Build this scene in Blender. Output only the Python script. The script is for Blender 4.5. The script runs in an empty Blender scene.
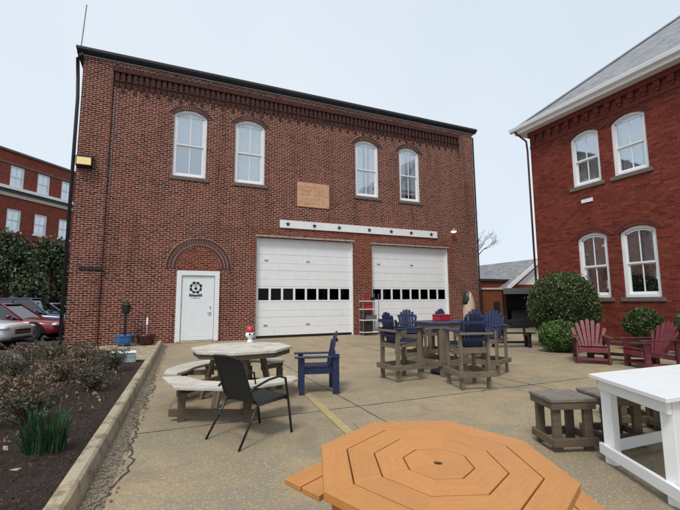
import bpy, math, random
from math import sin, cos, pi, radians, sqrt, atan2, hypot
from mathutils import Vector, Matrix
rnd = random.Random(7)
S = bpy.context.scene
COL = S.collection

# ---------------------------------------------------------------- camera
YAW, PITCH, ROLL, FPX = radians(23.59), radians(6.625), radians(0.4085), 397.9
CAM = Vector((2.97, -15.65, 1.44))
cr = Vector((cos(YAW), -sin(YAW), 0)); fh = Vector((sin(YAW), cos(YAW), 0))
cf = fh * cos(PITCH) + Vector((0, 0, sin(PITCH))); cu = cr.cross(cf)
R2 = cr * cos(ROLL) - cu * sin(ROLL); U2 = cr * sin(ROLL) + cu * cos(ROLL)
cd = bpy.data.cameras.new('camera'); cam = bpy.data.objects.new('camera', cd); COL.objects.link(cam)
cam.matrix_world = Matrix(((R2.x, U2.x, -cf.x, CAM.x), (R2.y, U2.y, -cf.y, CAM.y), (R2.z, U2.z, -cf.z, CAM.z), (0, 0, 0, 1)))
cd.sensor_fit = 'HORIZONTAL'; cd.sensor_width = 36; cd.lens = 36 * FPX / 680
cd.clip_start = 0.05; cd.clip_end = 2000
S.camera = cam

# ---------------------------------------------------------------- sky, sun, exposure
W = bpy.data.worlds.new('World'); S.world = W; W.use_nodes = True
nt = W.node_tree; nt.nodes.clear()
SUN_EL, SUN_AZ = radians(56), radians(222)
sky = nt.nodes.new('ShaderNodeTexSky'); sky.sky_type = 'NISHITA'; sky.sun_disc = False
sky.sun_elevation = SUN_EL; sky.sun_rotation = SUN_AZ
bg1 = nt.nodes.new('ShaderNodeBackground'); bg1.inputs[1].default_value = 0.11
nt.links.new(sky.outputs[0], bg1.inputs[0])
tc = nt.nodes.new('ShaderNodeTexCoord'); nz = nt.nodes.new('ShaderNodeTexNoise')
nz.inputs['Scale'].default_value = 1.3; nz.inputs['Detail'].default_value = 4
nt.links.new(tc.outputs['Generated'], nz.inputs['Vector'])
rp = nt.nodes.new('ShaderNodeValToRGB')
rp.color_ramp.elements[0].position = .3; rp.color_ramp.elements[0].color = (0.555, 0.635, 0.715, 1)
rp.color_ramp.elements[1].position = .75; rp.color_ramp.elements[1].color = (0.655, 0.71, 0.765, 1)
nt.links.new(nz.outputs[0], rp.inputs[0])
bg2 = nt.nodes.new('ShaderNodeBackground'); bg2.inputs[1].default_value = 1.0
nt.links.new(rp.outputs[0], bg2.inputs[0])
mx = nt.nodes.new('ShaderNodeMixShader'); mx.inputs[0].default_value = .93
nt.links.new(bg1.outputs[0], mx.inputs[1]); nt.links.new(bg2.outputs[0], mx.inputs[2])
wo = nt.nodes.new('ShaderNodeOutputWorld'); nt.links.new(mx.outputs[0], wo.inputs[0])
sl = bpy.data.lights.new('sun', 'SUN'); sl.energy = 1.75; sl.angle = radians(15); sl.color = (1, .95, .87)
so = bpy.data.objects.new('sun', sl); COL.objects.link(so)
sd = Vector((sin(SUN_AZ) * cos(SUN_EL), cos(SUN_AZ) * cos(SUN_EL), sin(SUN_EL)))
so.rotation_euler = sd.to_track_quat('Z', 'Y').to_euler(); so.location = (0, -30, 40)
S.view_settings.view_transform = 'Standard'; S.view_settings.look = 'None'
S.view_settings.exposure = 0.36; S.view_settings.gamma = 1

# ---------------------------------------------------------------- materials
def newmat(name):
    m = bpy.data.materials.new(name); m.use_nodes = True
    n = m.node_tree; b = n.nodes['Principled BSDF']
    return m, n, b
def ramp(n, src, stops):
    r = n.nodes.new('ShaderNodeValToRGB'); e = r.color_ramp.elements
    while len(e) < len(stops): e.new(.5)
    for i, (p, c) in enumerate(stops):
        e[i].position = p; e[i].color = (c[0], c[1], c[2], 1) if len(c) == 3 else c
    n.links.new(src, r.inputs[0]); return r.outputs[0]
def noise(n, vec, scale, detail=4, rough=.6, dist=0):
    t = n.nodes.new('ShaderNodeTexNoise'); t.inputs['Scale'].default_value = scale
    t.inputs['Detail'].default_value = detail; t.inputs['Roughness'].default_value = rough
    t.inputs['Distortion'].default_value = dist
    if vec: n.links.new(vec, t.inputs['Vector'])
    return t.outputs[0]
def mixc(n, a, b, fac, mode='MIX'):
    m = n.nodes.new('ShaderNodeMix'); m.data_type = 'RGBA'; m.blend_type = mode
    for sck, v in ((m.inputs[0], fac), (m.inputs[6], a), (m.inputs[7], b)):
        if hasattr(v, 'is_linked') or hasattr(v, 'links'): n.links.new(v, sck)
        else: sck.default_value = v if not isinstance(v, tuple) else (v[0], v[1], v[2], 1)
    return m.outputs[2]
def bump(n, b, h, strength, dist):
    k = n.nodes.new('ShaderNodeBump'); k.inputs['Strength'].default_value = strength
    k.inputs['Distance'].default_value = dist; n.links.new(h, k.inputs['Height'])
    n.links.new(k.outputs[0], b.inputs['Normal'])
def geo(n): return n.nodes.new('ShaderNodeNewGeometry').outputs['Position']
def objc(n): return n.nodes.new('ShaderNodeTexCoord').outputs['Object']
def maprng(n, src, a, b, c, d):
    m = n.nodes.new('ShaderNodeMapRange'); n.links.new(src, m.inputs[0])
    for i, v in enumerate((a, b, c, d)): m.inputs[i + 1].default_value = v
    return m.outputs[0]
def plain(name, col, rough=.6, var=.18, scale=6, metal=0, bmp=0, spec=.5, dirt=None, coat=0):
    """colour with a soft wear pattern"""
    m, n, b = newmat(name); v = objc(n)
    f = noise(n, v, scale, 6, .65)
    lo = tuple(c * (1 - var) for c in col); hi = tuple(min(1, c * (1 + var)) for c in col)
    c = ramp(n, f, [(.3, lo), (.7, hi)])
    if dirt:
        f2 = noise(n, v, dirt[1], 5, .7)
        c = mixc(n, c, dirt[0], ramp(n, f2, [(dirt[2], (0, 0, 0)), (dirt[2] + .18, (dirt[3],) * 3)]))
    n.links.new(c, b.inputs['Base Color'])
    b.inputs['Roughness'].default_value = rough; b.inputs['Metallic'].default_value = metal
    b.inputs['Specular IOR Level'].default_value = spec; b.inputs['Coat Weight'].default_value = coat
    if bmp: bump(n, b, noise(n, v, scale * 8, 4), .5, bmp)
    return m
def wood(name, lo, hi, rough=.7, grain=1.0, scale=(3, 3, 40)):
    m, n, b = newmat(name); v = objc(n)
    mp = n.nodes.new('ShaderNodeMapping'); n.links.new(v, mp.inputs[0]); mp.inputs['Scale'].default_value = scale
    f = noise(n, mp.outputs[0], 2.0, 5, .6, .4); g = noise(n, v, 3.0, 4)
    c = ramp(n, f, [(.3, lo), (.7, hi)])
    c = mixc(n, c, tuple(x * .55 for x in lo), ramp(n, g, [(.45, (0, 0, 0)), (.8, (.6 * grain,) * 3)]))
    n.links.new(c, b.inputs['Base Color']); b.inputs['Roughness'].default_value = rough
    bump(n, b, f, .3, .002)
    return m
def brick(name, dark, mid, light, mortar, msize=.011, stain=None, patch=None, smooth=.15, streak=0):
    m, n, b = newmat(name); v = objc(n)
    sx = n.nodes.new('ShaderNodeSeparateXYZ'); n.links.new(v, sx.inputs[0])
    ad = n.nodes.new('ShaderNodeMath'); ad.operation = 'ADD'
    n.links.new(sx.outputs[0], ad.inputs[0]); n.links.new(sx.outputs[1], ad.inputs[1])
    cb = n.nodes.new('ShaderNodeCombineXYZ'); n.links.new(ad.outputs[0], cb.inputs[0]); n.links.new(sx.outputs[2], cb.inputs[1])
    wob = n.nodes.new('ShaderNodeVectorMath'); wob.operation = 'MULTIPLY_ADD'
    nn = n.nodes.new('ShaderNodeTexNoise'); nn.inputs['Scale'].default_value = 9; n.links.new(v, nn.inputs[0])
    n.links.new(nn.outputs['Color'], wob.inputs[0]); wob.inputs[1].default_value = (.012, .010, 0); n.links.new(cb.outputs[0], wob.inputs[2])
    def bt(c1, c2, mo, bias):
        t = n.nodes.new('ShaderNodeTexBrick'); n.links.new(wob.outputs[0], t.inputs[0])
        t.inputs['Scale'].default_value = 1; t.inputs['Mortar Size'].default_value = msize
        t.inputs['Mortar Smooth'].default_value = smooth; t.inputs['Bias'].default_value = bias
        t.inputs['Brick Width'].default_value = .22; t.inputs['Row Height'].default_value = .075
        t.offset = .5; t.squash = 1; t.squash_frequency = 6
        for i, c in ((1, c1), (2, c2), (3, mo)): t.inputs[i].default_value = (c[0], c[1], c[2], 1)
        return t
    t1 = bt((0, 0, 0), (1, 1, 1), (.5, .5, .5), 0)
    col = ramp(n, t1.outputs[0], [(0, dark), (.42, mid), (.72, mid), (1, light)])
    f = noise(n, v, 23, 5, .7)
    col = mixc(n, col, tuple(c * .35 for c in dark), ramp(n, f, [(.52, (0, 0, 0)), (.72, (.75,) * 3)]))
    if patch:
        f3 = noise(n, v, .55, 6, .62, .6)
        col = mixc(n, col, patch, ramp(n, f3, [(.52, (0, 0, 0)), (.72, (.55,) * 3)]))
    # mortar comes and goes (raked and dirty joints)
    f4 = noise(n, v, 14, 3, .6)
    mo = ramp(n, f4, [(.36, tuple(c * .22 for c in mortar)), (.50, mortar), (.8, tuple(min(1, c * 1.25) for c in mortar))])
    col = mixc(n, col, mo, t1.outputs['Fac'])
    if stain:
        f2 = noise(n, v, .9, 7, .7)
        col = mixc(n, col, stain, ramp(n, f2, [(.5, (0, 0, 0)), (.72, (.5,) * 3)]), 'MULTIPLY')
    if streak:
        mp = n.nodes.new('ShaderNodeMapping'); n.links.new(v, mp.inputs[0]); mp.inputs['Scale'].default_value = (1.1, 1.1, .10)
        f5 = noise(n, mp.outputs[0], 1.6, 7, .72)
        col = mixc(n, col, (.42, .38, .38), ramp(n, f5, [(.50, (0, 0, 0)), (.66, (streak,) * 3)]), 'MULTIPLY')
        f6 = noise(n, v, 2.1, 6, .75)
        col = mixc(n, col, (.46, .33, .27), ramp(n, f6, [(.60, (0, 0, 0)), (.80, (streak * .5,) * 3)]))
    n.links.new(col, b.inputs['Base Color']); b.inputs['Roughness'].default_value = .85
    b.inputs['Specular IOR Level'].default_value = .25
    inv = n.nodes.new('ShaderNodeMath'); inv.operation = 'SUBTRACT'; inv.inputs[0].default_value = 1
    n.links.new(t1.outputs['Fac'], inv.inputs[1]); hh = n.nodes.new('ShaderNodeMath'); hh.operation = 'MULTIPLY_ADD'
    n.links.new(f, hh.inputs[0]); hh.inputs[1].default_value = .5; n.links.new(inv.outputs[0], hh.inputs[2])
    bump(n, b, hh.outputs[0], .7, .008)
    return m
def foliage(name, dark, light, rough=.5, scale=5):
    m, n, b = newmat(name); v = objc(n)
    f = noise(n, v, scale, 5, .75); g = noise(n, v, scale * 12, 2)
    mxn = n.nodes.new('ShaderNodeMath'); mxn.operation = 'MULTIPLY_ADD'
    n.links.new(g, mxn.inputs[0]); mxn.inputs[1].default_value = .8; n.links.new(f, mxn.inputs[2])
    c = ramp(n, mxn.outputs[0], [(.68, dark), (1.08, light)])
    n.links.new(c, b.inputs['Base Color']); b.inputs['Roughness'].default_value = rough
    return m
def emis(name, col, st):
    m, n, b = newmat(name); b.inputs['Base Color'].default_value = (*col, 1)
    b.inputs['Emission Color'].default_value = (*col, 1); b.inputs['Emission Strength'].default_value = st
    return m

M = {}
M['brick'] = brick('old_dark_red_brick', (.035, .009, .008), (.125, .024, .016), (.215, .048, .031), (.52, .335, .255), .0105, stain=(.40, .34, .34), patch=(.165, .032, .020), streak=.55)
M['brick_rep'] = brick('repaired_orange_brick', (.075, .014, .009), (.175, .034, .019), (.25, .056, .034), (.40, .24, .17), .009)
M['brick_red'] = brick('smooth_red_brick', (.12, .021, .014), (.195, .037, .023), (.255, .056, .036), (.20, .065, .045), .006, stain=(.68, .6, .6), streak=.25)
M['brick_far'] = brick('far_red_brick', (.17, .034, .020), (.26, .052, .030), (.31, .075, .045), (.24, .10, .075), .007)
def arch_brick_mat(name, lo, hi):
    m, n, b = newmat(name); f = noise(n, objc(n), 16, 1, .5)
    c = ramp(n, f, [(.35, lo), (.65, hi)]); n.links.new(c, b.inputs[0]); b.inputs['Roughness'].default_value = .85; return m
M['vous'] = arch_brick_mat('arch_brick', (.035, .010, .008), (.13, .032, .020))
M['corbel'] = arch_brick_mat('shaded_corbel_brick', (.022, .008, .007), (.085, .022, .015))  # darker brick tone, with the shade under the cornice put into the colour
M['vous_red'] = arch_brick_mat('arch_red_brick', (.10, .018, .012), (.18, .034, .022))
M['mortar_red'] = plain('red_mortar', (.16, .06, .045), .9, .2, 20)
M['mortar'] = plain('lime_mortar', (.46, .34, .29), .9, .2, 20)
M['white'] = plain('white_paint', (.83, .84, .85), .45, .04, 4, dirt=((.45, .44, .42), 3, .6, .35))
M['whitetable'] = plain('white_composite', (.84, .85, .86), .38, .03, 4, dirt=((.5, .49, .46), 5, .62, .25))
M['offwhite'] = plain('weathered_white_composite', (.62, .58, .51), .55, .12, 5, dirt=((.30, .26, .20), 2.2, .5, .6))
M['metal_dark'] = plain('dark_metal_flashing', (.028, .030, .034), .45, .3, 3, metal=.3)
M['metal_grey'] = plain('grey_metal', (.25, .27, .29), .4, .15, 5, metal=.7)
M['steel_rust'] = plain('painted_lintel', (.38, .34, .30), .6, .2, 7, dirt=((.15, .06, .03), 5, .5, .7))
M['stone'] = plain('brownish_sill_stone', (.15, .125, .11), .8, .25, 8, bmp=.004)
M['plaque'] = plain('sandstone_plaque', (.62, .36, .22), .8, .12, 5, bmp=.003, dirt=((.30, .15, .09), 3, .5, .5))
M['plaque_cut'] = plain('carved_sandstone', (.50, .27, .16), .85, .2, 9)
M['slate'] = None
M['blackpaint'] = plain('black_paint', (.012, .012, .013), .4, .2, 5)
M['navy'] = plain('navy_composite', (.014, .024, .075), .42, .25, 6, dirt=((.07, .08, .12), 4, .62, .35))
M['taupe'] = wood('weathered_taupe_composite', (.135, .105, .070), (.225, .185, .130), .7)
M['taupe_dark'] = wood('weathered_stool_composite', (.085, .062, .040), (.155, .118, .08), .7)
M['greyseat'] = plain('grey_composite_seat', (.20, .175, .145), .6, .25, 9, dirt=((.10, .085, .065), 7, .5, .6))
M['red'] = plain('burgundy_composite', (.085, .012, .020), .5, .2, 7, dirt=((.28, .12, .12), 4, .5, .6))
M['red_slat'] = plain('faded_burgundy_composite', (.19, .036, .050), .5, .25, 7, dirt=((.30, .13, .14), 4, .55, .45))
M['concrete_kerb'] = None
M['black_mesh'] = plain('black_sling_fabric', (.010, .010, .011), .7, .3, 60)
M['black_tube'] = plain('black_tube_steel', (.012, .012, .014), .3, .1, 5)
M['chrome'] = plain('chrome', (.6, .6, .6), .2, .05, 5, metal=1)
M['tyre'] = plain('tyre_rubber', (.012, .012, .012), .8, .2, 9)
M['curtain'] = plain('pale_curtain', (.82, .83, .80), .9, .1, 3)
M['blind'] = plain('grey_blind', (.42, .45, .46), .8, .2, 2)
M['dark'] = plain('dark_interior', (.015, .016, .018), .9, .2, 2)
M['bark'] = plain('bark', (.055, .04, .03), .9, .3, 9, bmp=.004)
M['twig'] = plain('rose_stem', (.075, .05, .035), .9, .35, 9)

def glass(name, tint=(.75, .82, .86), refl=.35):
    m, n, b = newmat(name); n.nodes.remove(b)
    g = n.nodes.new('ShaderNodeBsdfGlossy'); g.inputs['Roughness'].default_value = .03; g.inputs['Color'].default_value = (.9, .95, 1, 1)
    t = n.nodes.new('ShaderNodeBsdfTransparent'); t.inputs[0].default_value = (*tint, 1)
    k = n.nodes.new('ShaderNodeBump'); k.inputs['Strength'].default_value = .25; k.inputs['Distance'].default_value = .01
    n.links.new(noise(n, objc(n), 1.7, 2), k.inputs['Height']); n.links.new(k.outputs[0], g.inputs['Normal'])
    lw = n.nodes.new('ShaderNodeLayerWeight'); lw.inputs[0].default_value = .3
    f = maprng(n, lw.outputs['Facing'], 0, 1, refl * .45, min(1, refl * 2.2))
    x = n.nodes.new('ShaderNodeMixShader'); n.links.new(f, x.inputs[0]); n.links.new(t.outputs[0], x.inputs[1]); n.links.new(g.outputs[0], x.inputs[2])
    n.links.new(x.outputs[0], n.nodes['Material Output'].inputs[0]); return m
M['glass'] = glass('window_glass', (.93, .95, .96), .62)
M['glass_dark'] = glass('dark_glass', (.05, .05, .06), .03)
M['car_glass'] = glass('car_glass', (.04, .05, .06), .20)

# orange composite with board direction streaks
def streaky(name, lo, hi, rough, dirt):
    m, n, b = newmat(name); v = objc(n)
    f = noise(n, v, 1.1, 3, .5); g = noise(n, v, 130, 2, .7); h = noise(n, v, 5, 6, .7)
    c = ramp(n, f, [(.35, lo), (.65, hi)])
    c = mixc(n, c, dirt, ramp(n, h, [(.5, (0, 0, 0)), (.78, (.5,) * 3)]))
    c = mixc(n, c, tuple(x * .72 for x in lo), ramp(n, g, [(.5, (0, 0, 0)), (.7, (.45,) * 3)]))
    n.links.new(c, b.inputs[0]); b.inputs['Roughness'].default_value = rough
    bump(n, b, g, .25, .0015); return m
def boards(name, base, rough, ph, dirt, k=.10, dirtk=.45):
    m, n, b = newmat(name); v = objc(n)
    sx = n.nodes.new('ShaderNodeSeparateXYZ'); n.links.new(v, sx.inputs[0])
    def mth(op, *a):
        t = n.nodes.new('ShaderNodeMath'); t.operation = op
        for i, q in enumerate(a):
            if hasattr(q, 'links'): n.links.new(q, t.inputs[i])
            else: t.inputs[i].default_value = q
        return t.outputs[0]
    an = mth('SUBTRACT', mth('ARCTAN2', sx.outputs[1], sx.outputs[0]), ph)
    kk = mth('FLOOR', mth('DIVIDE', an, pi / 4)); ac = mth('ADD', mth('MULTIPLY', mth('ADD', kk, .5), pi / 4), ph)
    c_, s_ = mth('COSINE', ac), mth('SINE', ac)
    u = mth('ADD', mth('MULTIPLY', sx.outputs[0], c_), mth('MULTIPLY', sx.outputs[1], s_))
    w = mth('SUBTRACT', mth('MULTIPLY', sx.outputs[1], c_), mth('MULTIPLY', sx.outputs[0], s_))
    cb = n.nodes.new('ShaderNodeCombineXYZ'); n.links.new(mth('MULTIPLY', u, 30), cb.inputs[0]); n.links.new(mth('MULTIPLY', w, 2.2), cb.inputs[1]); n.links.new(mth('MULTIPLY', kk, 7.3), cb.inputs[2])
    g = noise(n, cb.outputs[0], 4, 5, .7)
    wn = n.nodes.new('ShaderNodeTexWhiteNoise'); wn.noise_dimensions = '1D'; n.links.new(mth('ADD', kk, mth('MULTIPLY', mth('FLOOR', mth('DIVIDE', u, .13)), 13.1)), wn.inputs['W'])
    tone = mth('ADD', mth('MULTIPLY', mth('SUBTRACT', wn.outputs[0], .5), k), mth('MULTIPLY', mth('SUBTRACT', g, .5), .55))
    lo = tuple(x * .72 for x in base); hi = tuple(min(1, x * 1.22) for x in base)
    c = ramp(n, mth('ADD', tone, .5), [(.2, lo), (.8, hi)])
    h = noise(n, v, 3.5, 7, .72); c = mixc(n, c, dirt, ramp(n, h, [(.50, (0, 0, 0)), (.70, (dirtk,) * 3)]))
    f = noise(n, v, 55, 3, .8); c = mixc(n, c, tuple(x * .6 for x in dirt), ramp(n, f, [(.60, (0, 0, 0)), (.68, (.35,) * 3)]))
    n.links.new(c, b.inputs[0]); b.inputs['Roughness'].default_value = rough
    bump(n, b, g, .25, .0012); return m
M['orange'] = boards('cedar_orange_boards', (.54, .235, .070), .5, radians(2.9), (.42, .185, .065), .12, .3)
M['offwhite_b'] = boards('weathered_white_boards', (.60, .56, .49), .55, radians(252.5), (.34, .30, .235), .3, .7)
M['navy_b'] = boards('navy_boards', (.020, .034, .10), .38, radians(15), (.05, .06, .10), .3)
M['orange_plain'] = streaky('cedar_orange_composite', (.50, .215, .062), (.60, .275, .090), .55, (.42, .19, .075))
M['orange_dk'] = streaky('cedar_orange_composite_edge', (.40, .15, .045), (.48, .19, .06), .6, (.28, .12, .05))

def concrete(name, kerb=False):
    m, n, b = newmat(name); v = geo(n)
    sx = n.nodes.new('ShaderNodeSeparateXYZ'); n.links.new(v, sx.inputs[0])
    big = noise(n, v, .35, 6, .65, .3); mid = noise(n, v, 2.6, 9, .8, .2); fine = noise(n, v, 30, 5, .8); sp = noise(n, v, 85, 3, .8)
    c = ramp(n, big, [(.35, (.27, .215, .14)), (.5, (.375, .285, .17)), (.66, (.44, .315, .175))])
    c = mixc(n, c, (.25, .225, .17), ramp(n, mid, [(.44, (0, 0, 0)), (.60, (.75,) * 3)]))
    c = mixc(n, c, (.60, .53, .40), ramp(n, fine, [(.53, (0, 0, 0)), (.63, (.62,) * 3)]))
    c = mixc(n, c, (.11, .095, .07), ramp(n, sp, [(.52, (0, 0, 0)), (.62, (.8,) * 3)]))
    st = noise(n, v, .9, 7, .75, .8)
    c = mixc(n, c, (.24, .19, .125), ramp(n, st, [(.52, (0, 0, 0)), (.64, (.75,) * 3)]))
    if kerb:
        c = mixc(n, c, (.62, .54, .40), .35)
        k2 = noise(n, v, 4, 7, .75); c = mixc(n, c, (.13, .105, .07), ramp(n, k2, [(.48, (0, 0, 0)), (.62, (.8,) * 3)]))
    n.links.new(c, b.inputs[0]); b.inputs['Roughness'].default_value = .8
    b.inputs['Specular IOR Level'].default_value = .3
    hh = n.nodes.new('ShaderNodeMath'); hh.operation = 'MULTIPLY_ADD'; n.links.new(sp, hh.inputs[0]); hh.inputs[1].default_value = .5; n.links.new(fine, hh.inputs[2])
    bump(n, b, hh.outputs[0], .8, .006)
    return m
M['concrete'] = concrete('worn_tan_concrete'); M['kerb'] = concrete('pale_kerb_concrete', True)
M['joint'] = plain('dark_joint', (.055, .045, .035), .95, .3, 30)
M['rubble'] = plain('crumbled_concrete', (.20, .165, .12), .95, .45, 28, bmp=.01)
M['asphalt'] = plain('asphalt', (.055, .054, .052), .9, .3, 40)
def soil():
    m, n, b = newmat('dark_mulch'); v = geo(n)
    f = noise(n, v, 16, 6, .8, .5); g = noise(n, v, 60, 3, .8)
    c = ramp(n, f, [(.35, (.020, .012, .009)), (.6, (.060, .036, .026)), (.8, (.12, .075, .05))])
    c = mixc(n, c, (.17, .12, .09), ramp(n, g, [(.6, (0, 0, 0)), (.72, (.6,) * 3)]))
    n.links.new(c, b.inputs[0]); b.inputs['Roughness'].default_value = .95; bump(n, b, f, 1, .07); return m
M['soil'] = soil()
def slate():
    m, n, b = newmat('grey_slate_roof'); v = objc(n)
    sx = n.nodes.new('ShaderNodeSeparateXYZ'); n.links.new(v, sx.inputs[0])
    cb = n.nodes.new('ShaderNodeCombineXYZ'); n.links.new(sx.outputs[1], cb.inputs[0]); n.links.new(sx.outputs[2], cb.inputs[1])
    t = n.nodes.new('ShaderNodeTexBrick'); n.links.new(cb.outputs[0], t.inputs[0]); t.inputs['Scale'].default_value = 1
    t.inputs['Mortar Size'].default_value = .006; t.inputs['Brick Width'].default_value = .25; t.inputs['Row Height'].default_value = .11
    for i, c in ((1, (.17, .18, .19)), (2, (.30, .31, .33)), (3, (.07, .07, .08))): t.inputs[i].default_value = (*c, 1)
    c = mixc(n, t.outputs[0], (.30, .30, .30), ramp(n, noise(n, v, 1.2, 6), [(.4, (0, 0, 0)), (.7, (.6,) * 3)]))
    n.links.new(c, b.inputs[0]); b.inputs['Roughness'].default_value = .55; return m
M['slate'] = slate()
M['yellow'] = plain('worn_yellow_paint', (.44, .34, .12), .8, .2, 12, dirt=((.37, .28, .17), 11, .40, .97))
def carpaint(name, c):
    m, n, b = newmat(name); b.inputs['Base Color'].default_value = (*c, 1); b.inputs['Roughness'].default_value = .35
    b.inputs['Metallic'].default_value = .3; b.inputs['Coat Weight'].default_value = .8; b.inputs['Coat Roughness'].default_value = .05
    bump(n, b, noise(n, objc(n), 1.5, 2), .1, .01); return m
M['lf_box'] = foliage('boxwood_leaves', (.010, .020, .007), (.075, .115, .030), .4, 3)
M['lf_fine'] = foliage('feathery_green_leaves', (.020, .045, .012), (.095, .18, .035), .5, 4)
M['lf_ever'] = foliage('evergreen_leaves', (.012, .022, .010), (.065, .095, .038), .6, 1.2)
M['lf_rose'] = foliage('dry_rose_leaves', (.05, .024, .016), (.36, .23, .16), .8, 9)
M['lf_rose_g'] = foliage('olive_rose_leaves', (.018, .020, .010), (.13, .115, .07), .8, 9)
M['lf_iris'] = foliage('iris_blades', (.010, .032, .014), (.045, .115, .045), .35, 4)
M['leaf_litter'] = plain('dry_leaf_litter', (.36, .24, .16), .9, .5, 9)

# ---------------------------------------------------------------- mesh helpers
class MB:
    def __init__(s): s.v = []; s.f = []; s.seg = []
    def add(s, vs, fs):
        o = len(s.v); s.seg.append((o, len(s.f))); s.v += [tuple(p) for p in vs]; s.f += [tuple(i + o for i in f) for f in fs]; return s
    def box(s, x0, x1, y0, y1, z0, z1):
        vs = [(x, y, z) for x in (x0, x1) for y in (y0, y1) for z in (z0, z1)]
        return s.add(vs, [(0, 1, 3, 2), (4, 6, 7, 5), (0, 4, 5, 1), (2, 3, 7, 6), (0, 2, 6, 4), (1, 5, 7, 3)])
    def bar(s, a, b, w, t, up=(0, 0, 1), w2=None):
        a = Vector(a); b = Vector(b); d = (b - a).normalized(); up = Vector(up)
        if abs(d.dot(up)) > .98: up = Vector((1, 0, 0))
        r = d.cross(up).normalized(); u = r.cross(d)
        w2 = w if w2 is None else w2
        vs = [a - r * w / 2 - u * t / 2, a + r * w / 2 - u * t / 2, a + r * w / 2 + u * t / 2, a - r * w / 2 + u * t / 2,
              b - r * w2 / 2 - u * t / 2, b + r * w2 / 2 - u * t / 2, b + r * w2 / 2 + u * t / 2, b - r * w2 / 2 + u * t / 2]
        return s.add(vs, [(3, 2, 1, 0), (4, 5, 6, 7), (0, 1, 5, 4), (1, 2, 6, 5), (2, 3, 7, 6), (3, 0, 4, 7)])
    def tube(s, pts, r, n=8, r2=None):
        pts = [Vector(p) for p in pts]; rings = []
        for i, p in enumerate(pts):
            d = (pts[min(i + 1, len(pts) - 1)] - pts[max(i - 1, 0)]).normalized()
            a = Vector((0, 0, 1)) if abs(d.z) < .9 else Vector((1, 0, 0))
            u = d.cross(a).normalized(); w = d.cross(u)
            rr = r if r2 is None else r + (r2 - r) * i / (len(pts) - 1)
            rings.append([p + (u * cos(2 * pi * k / n) + w * sin(2 * pi * k / n)) * rr for k in range(n)])
        vs = [q for g in rings for q in g]; fs = []
        for i in range(len(pts) - 1):
            for k in range(n): fs.append((i * n + k, i * n + (k + 1) % n, (i + 1) * n + (k + 1) % n, (i + 1) * n + k))
        fs.append(tuple(range(n))[::-1]); fs.append(tuple((len(pts) - 1) * n + k for k in range(n)))
        return s.add(vs, fs)
    def prism(s, poly, z0, z1, ax='z'):
        """poly of 2-D points extruded; ax z: (x,y); ax y: (x,z) from y=z0 to z1; ax x: (y,z)"""
        P = {'z': lambda p, h: (p[0], p[1], h), 'y': lambda p, h: (p[0], h, p[1]), 'x': lambda p, h: (h, p[0], p[1])}[ax]
        n = len(poly); vs = [P(p, z0) for p in poly] + [P(p, z1) for p in poly]
        return s.add(vs, [tuple(range(n))[::-1], tuple(range(n, 2 * n))] + [(i, (i + 1) % n, n + (i + 1) % n, n + i) for i in range(n)])
    def ring(s, o, i, y0, y1, ax='y'):
        P = {'z': lambda p, h: (p[0], p[1], h), 'y': lambda p, h: (p[0], h, p[1]), 'x': lambda p, h: (h, p[0], p[1])}[ax]
        n = len(o); vs = [P(p, y0) for p in o] + [P(p, y0) for p in i] + [P(p, y1) for p in o] + [P(p, y1) for p in i]; fs = []
        for k in range(n):
            j = (k + 1) % n
            fs += [(k, j, n + j, n + k), (2 * n + j, 2 * n + k, 3 * n + k, 3 * n + j), (k, 2 * n + k, 2 * n + j, j), (n + j, 3 * n + j, 3 * n + k, n + k)]
        return s.add(vs, fs)
    def lathe(s, prof, cx=0, cy=0, n=24):
        vs = []; fs = []
        for r, z in prof: vs += [(cx + r * cos(2 * pi * k / n), cy + r * sin(2 * pi * k / n), z) for k in range(n)]
        for i in range(len(prof) - 1):
            for k in range(n): fs.append((i * n + k, i * n + (k + 1) % n, (i + 1) * n + (k + 1) % n, (i + 1) * n + k))
        fs.append(tuple(range(n))[::-1]); fs.append(tuple((len(prof) - 1) * n + k for k in range(n)))
        return s.add(vs, fs)
    def ell(s, c, r, nu=14, nv=8):
        prof = [(max(1e-3, sin(pi * i / nv)), -cos(pi * i / nv)) for i in range(nv + 1)]
        t = MB().lathe(prof, 0, 0, nu); return s.add([(c[0] + x * r[0], c[1] + y * r[1], c[2] + z * r[2]) for x, y, z in t.v], t.f)
    def each(s, name, mat, parent=None, **k):
        for i, (o, g) in enumerate(s.seg):
            o2, g2 = s.seg[i + 1] if i + 1 < len(s.seg) else (len(s.v), len(s.f))
            m = MB(); m.v = s.v[o:o2]; m.f = [tuple(q - o for q in f) for f in s.f[g:g2]]; m.build(name, mat, parent, **k)
    def xf(s, mat): s.v = [tuple(mat @ Vector(p)) for p in s.v]; return s
    def build(s, name, mat, parent=None, bevel=0, smooth=False, loc=None, rz=0):
        me = bpy.data.meshes.new(name); me.from_pydata(s.v, [], s.f); me.materials.append(mat if not isinstance(mat, str) else M[mat])
        me.validate(); 
        import bmesh
        b = bmesh.new(); b.from_mesh(me); bmesh.ops.recalc_face_normals(b, faces=b.faces) if len(b.faces) < 4000 else None; b.to_mesh(me); b.free()
        if smooth:
            me.shade_smooth()
        o = bpy.data.objects.new(name, me); COL.objects.link(o)
        if parent: o.parent = parent
        if loc: o.location = loc
        o.rotation_euler[2] = rz
        if bevel:
            k = o.modifiers.new('bevel', 'BEVEL'); k.width = bevel; k.segments = 2; k.limit_method = 'ANGLE'; k.angle_limit = radians(40)
        return o
def tag(o, label=None, cat=None, group=None, kind=None):
    if label: o['label'] = label
    if cat: o['category'] = cat
    if group: o['group'] = group
    if kind: o['kind'] = kind
    return o
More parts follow.
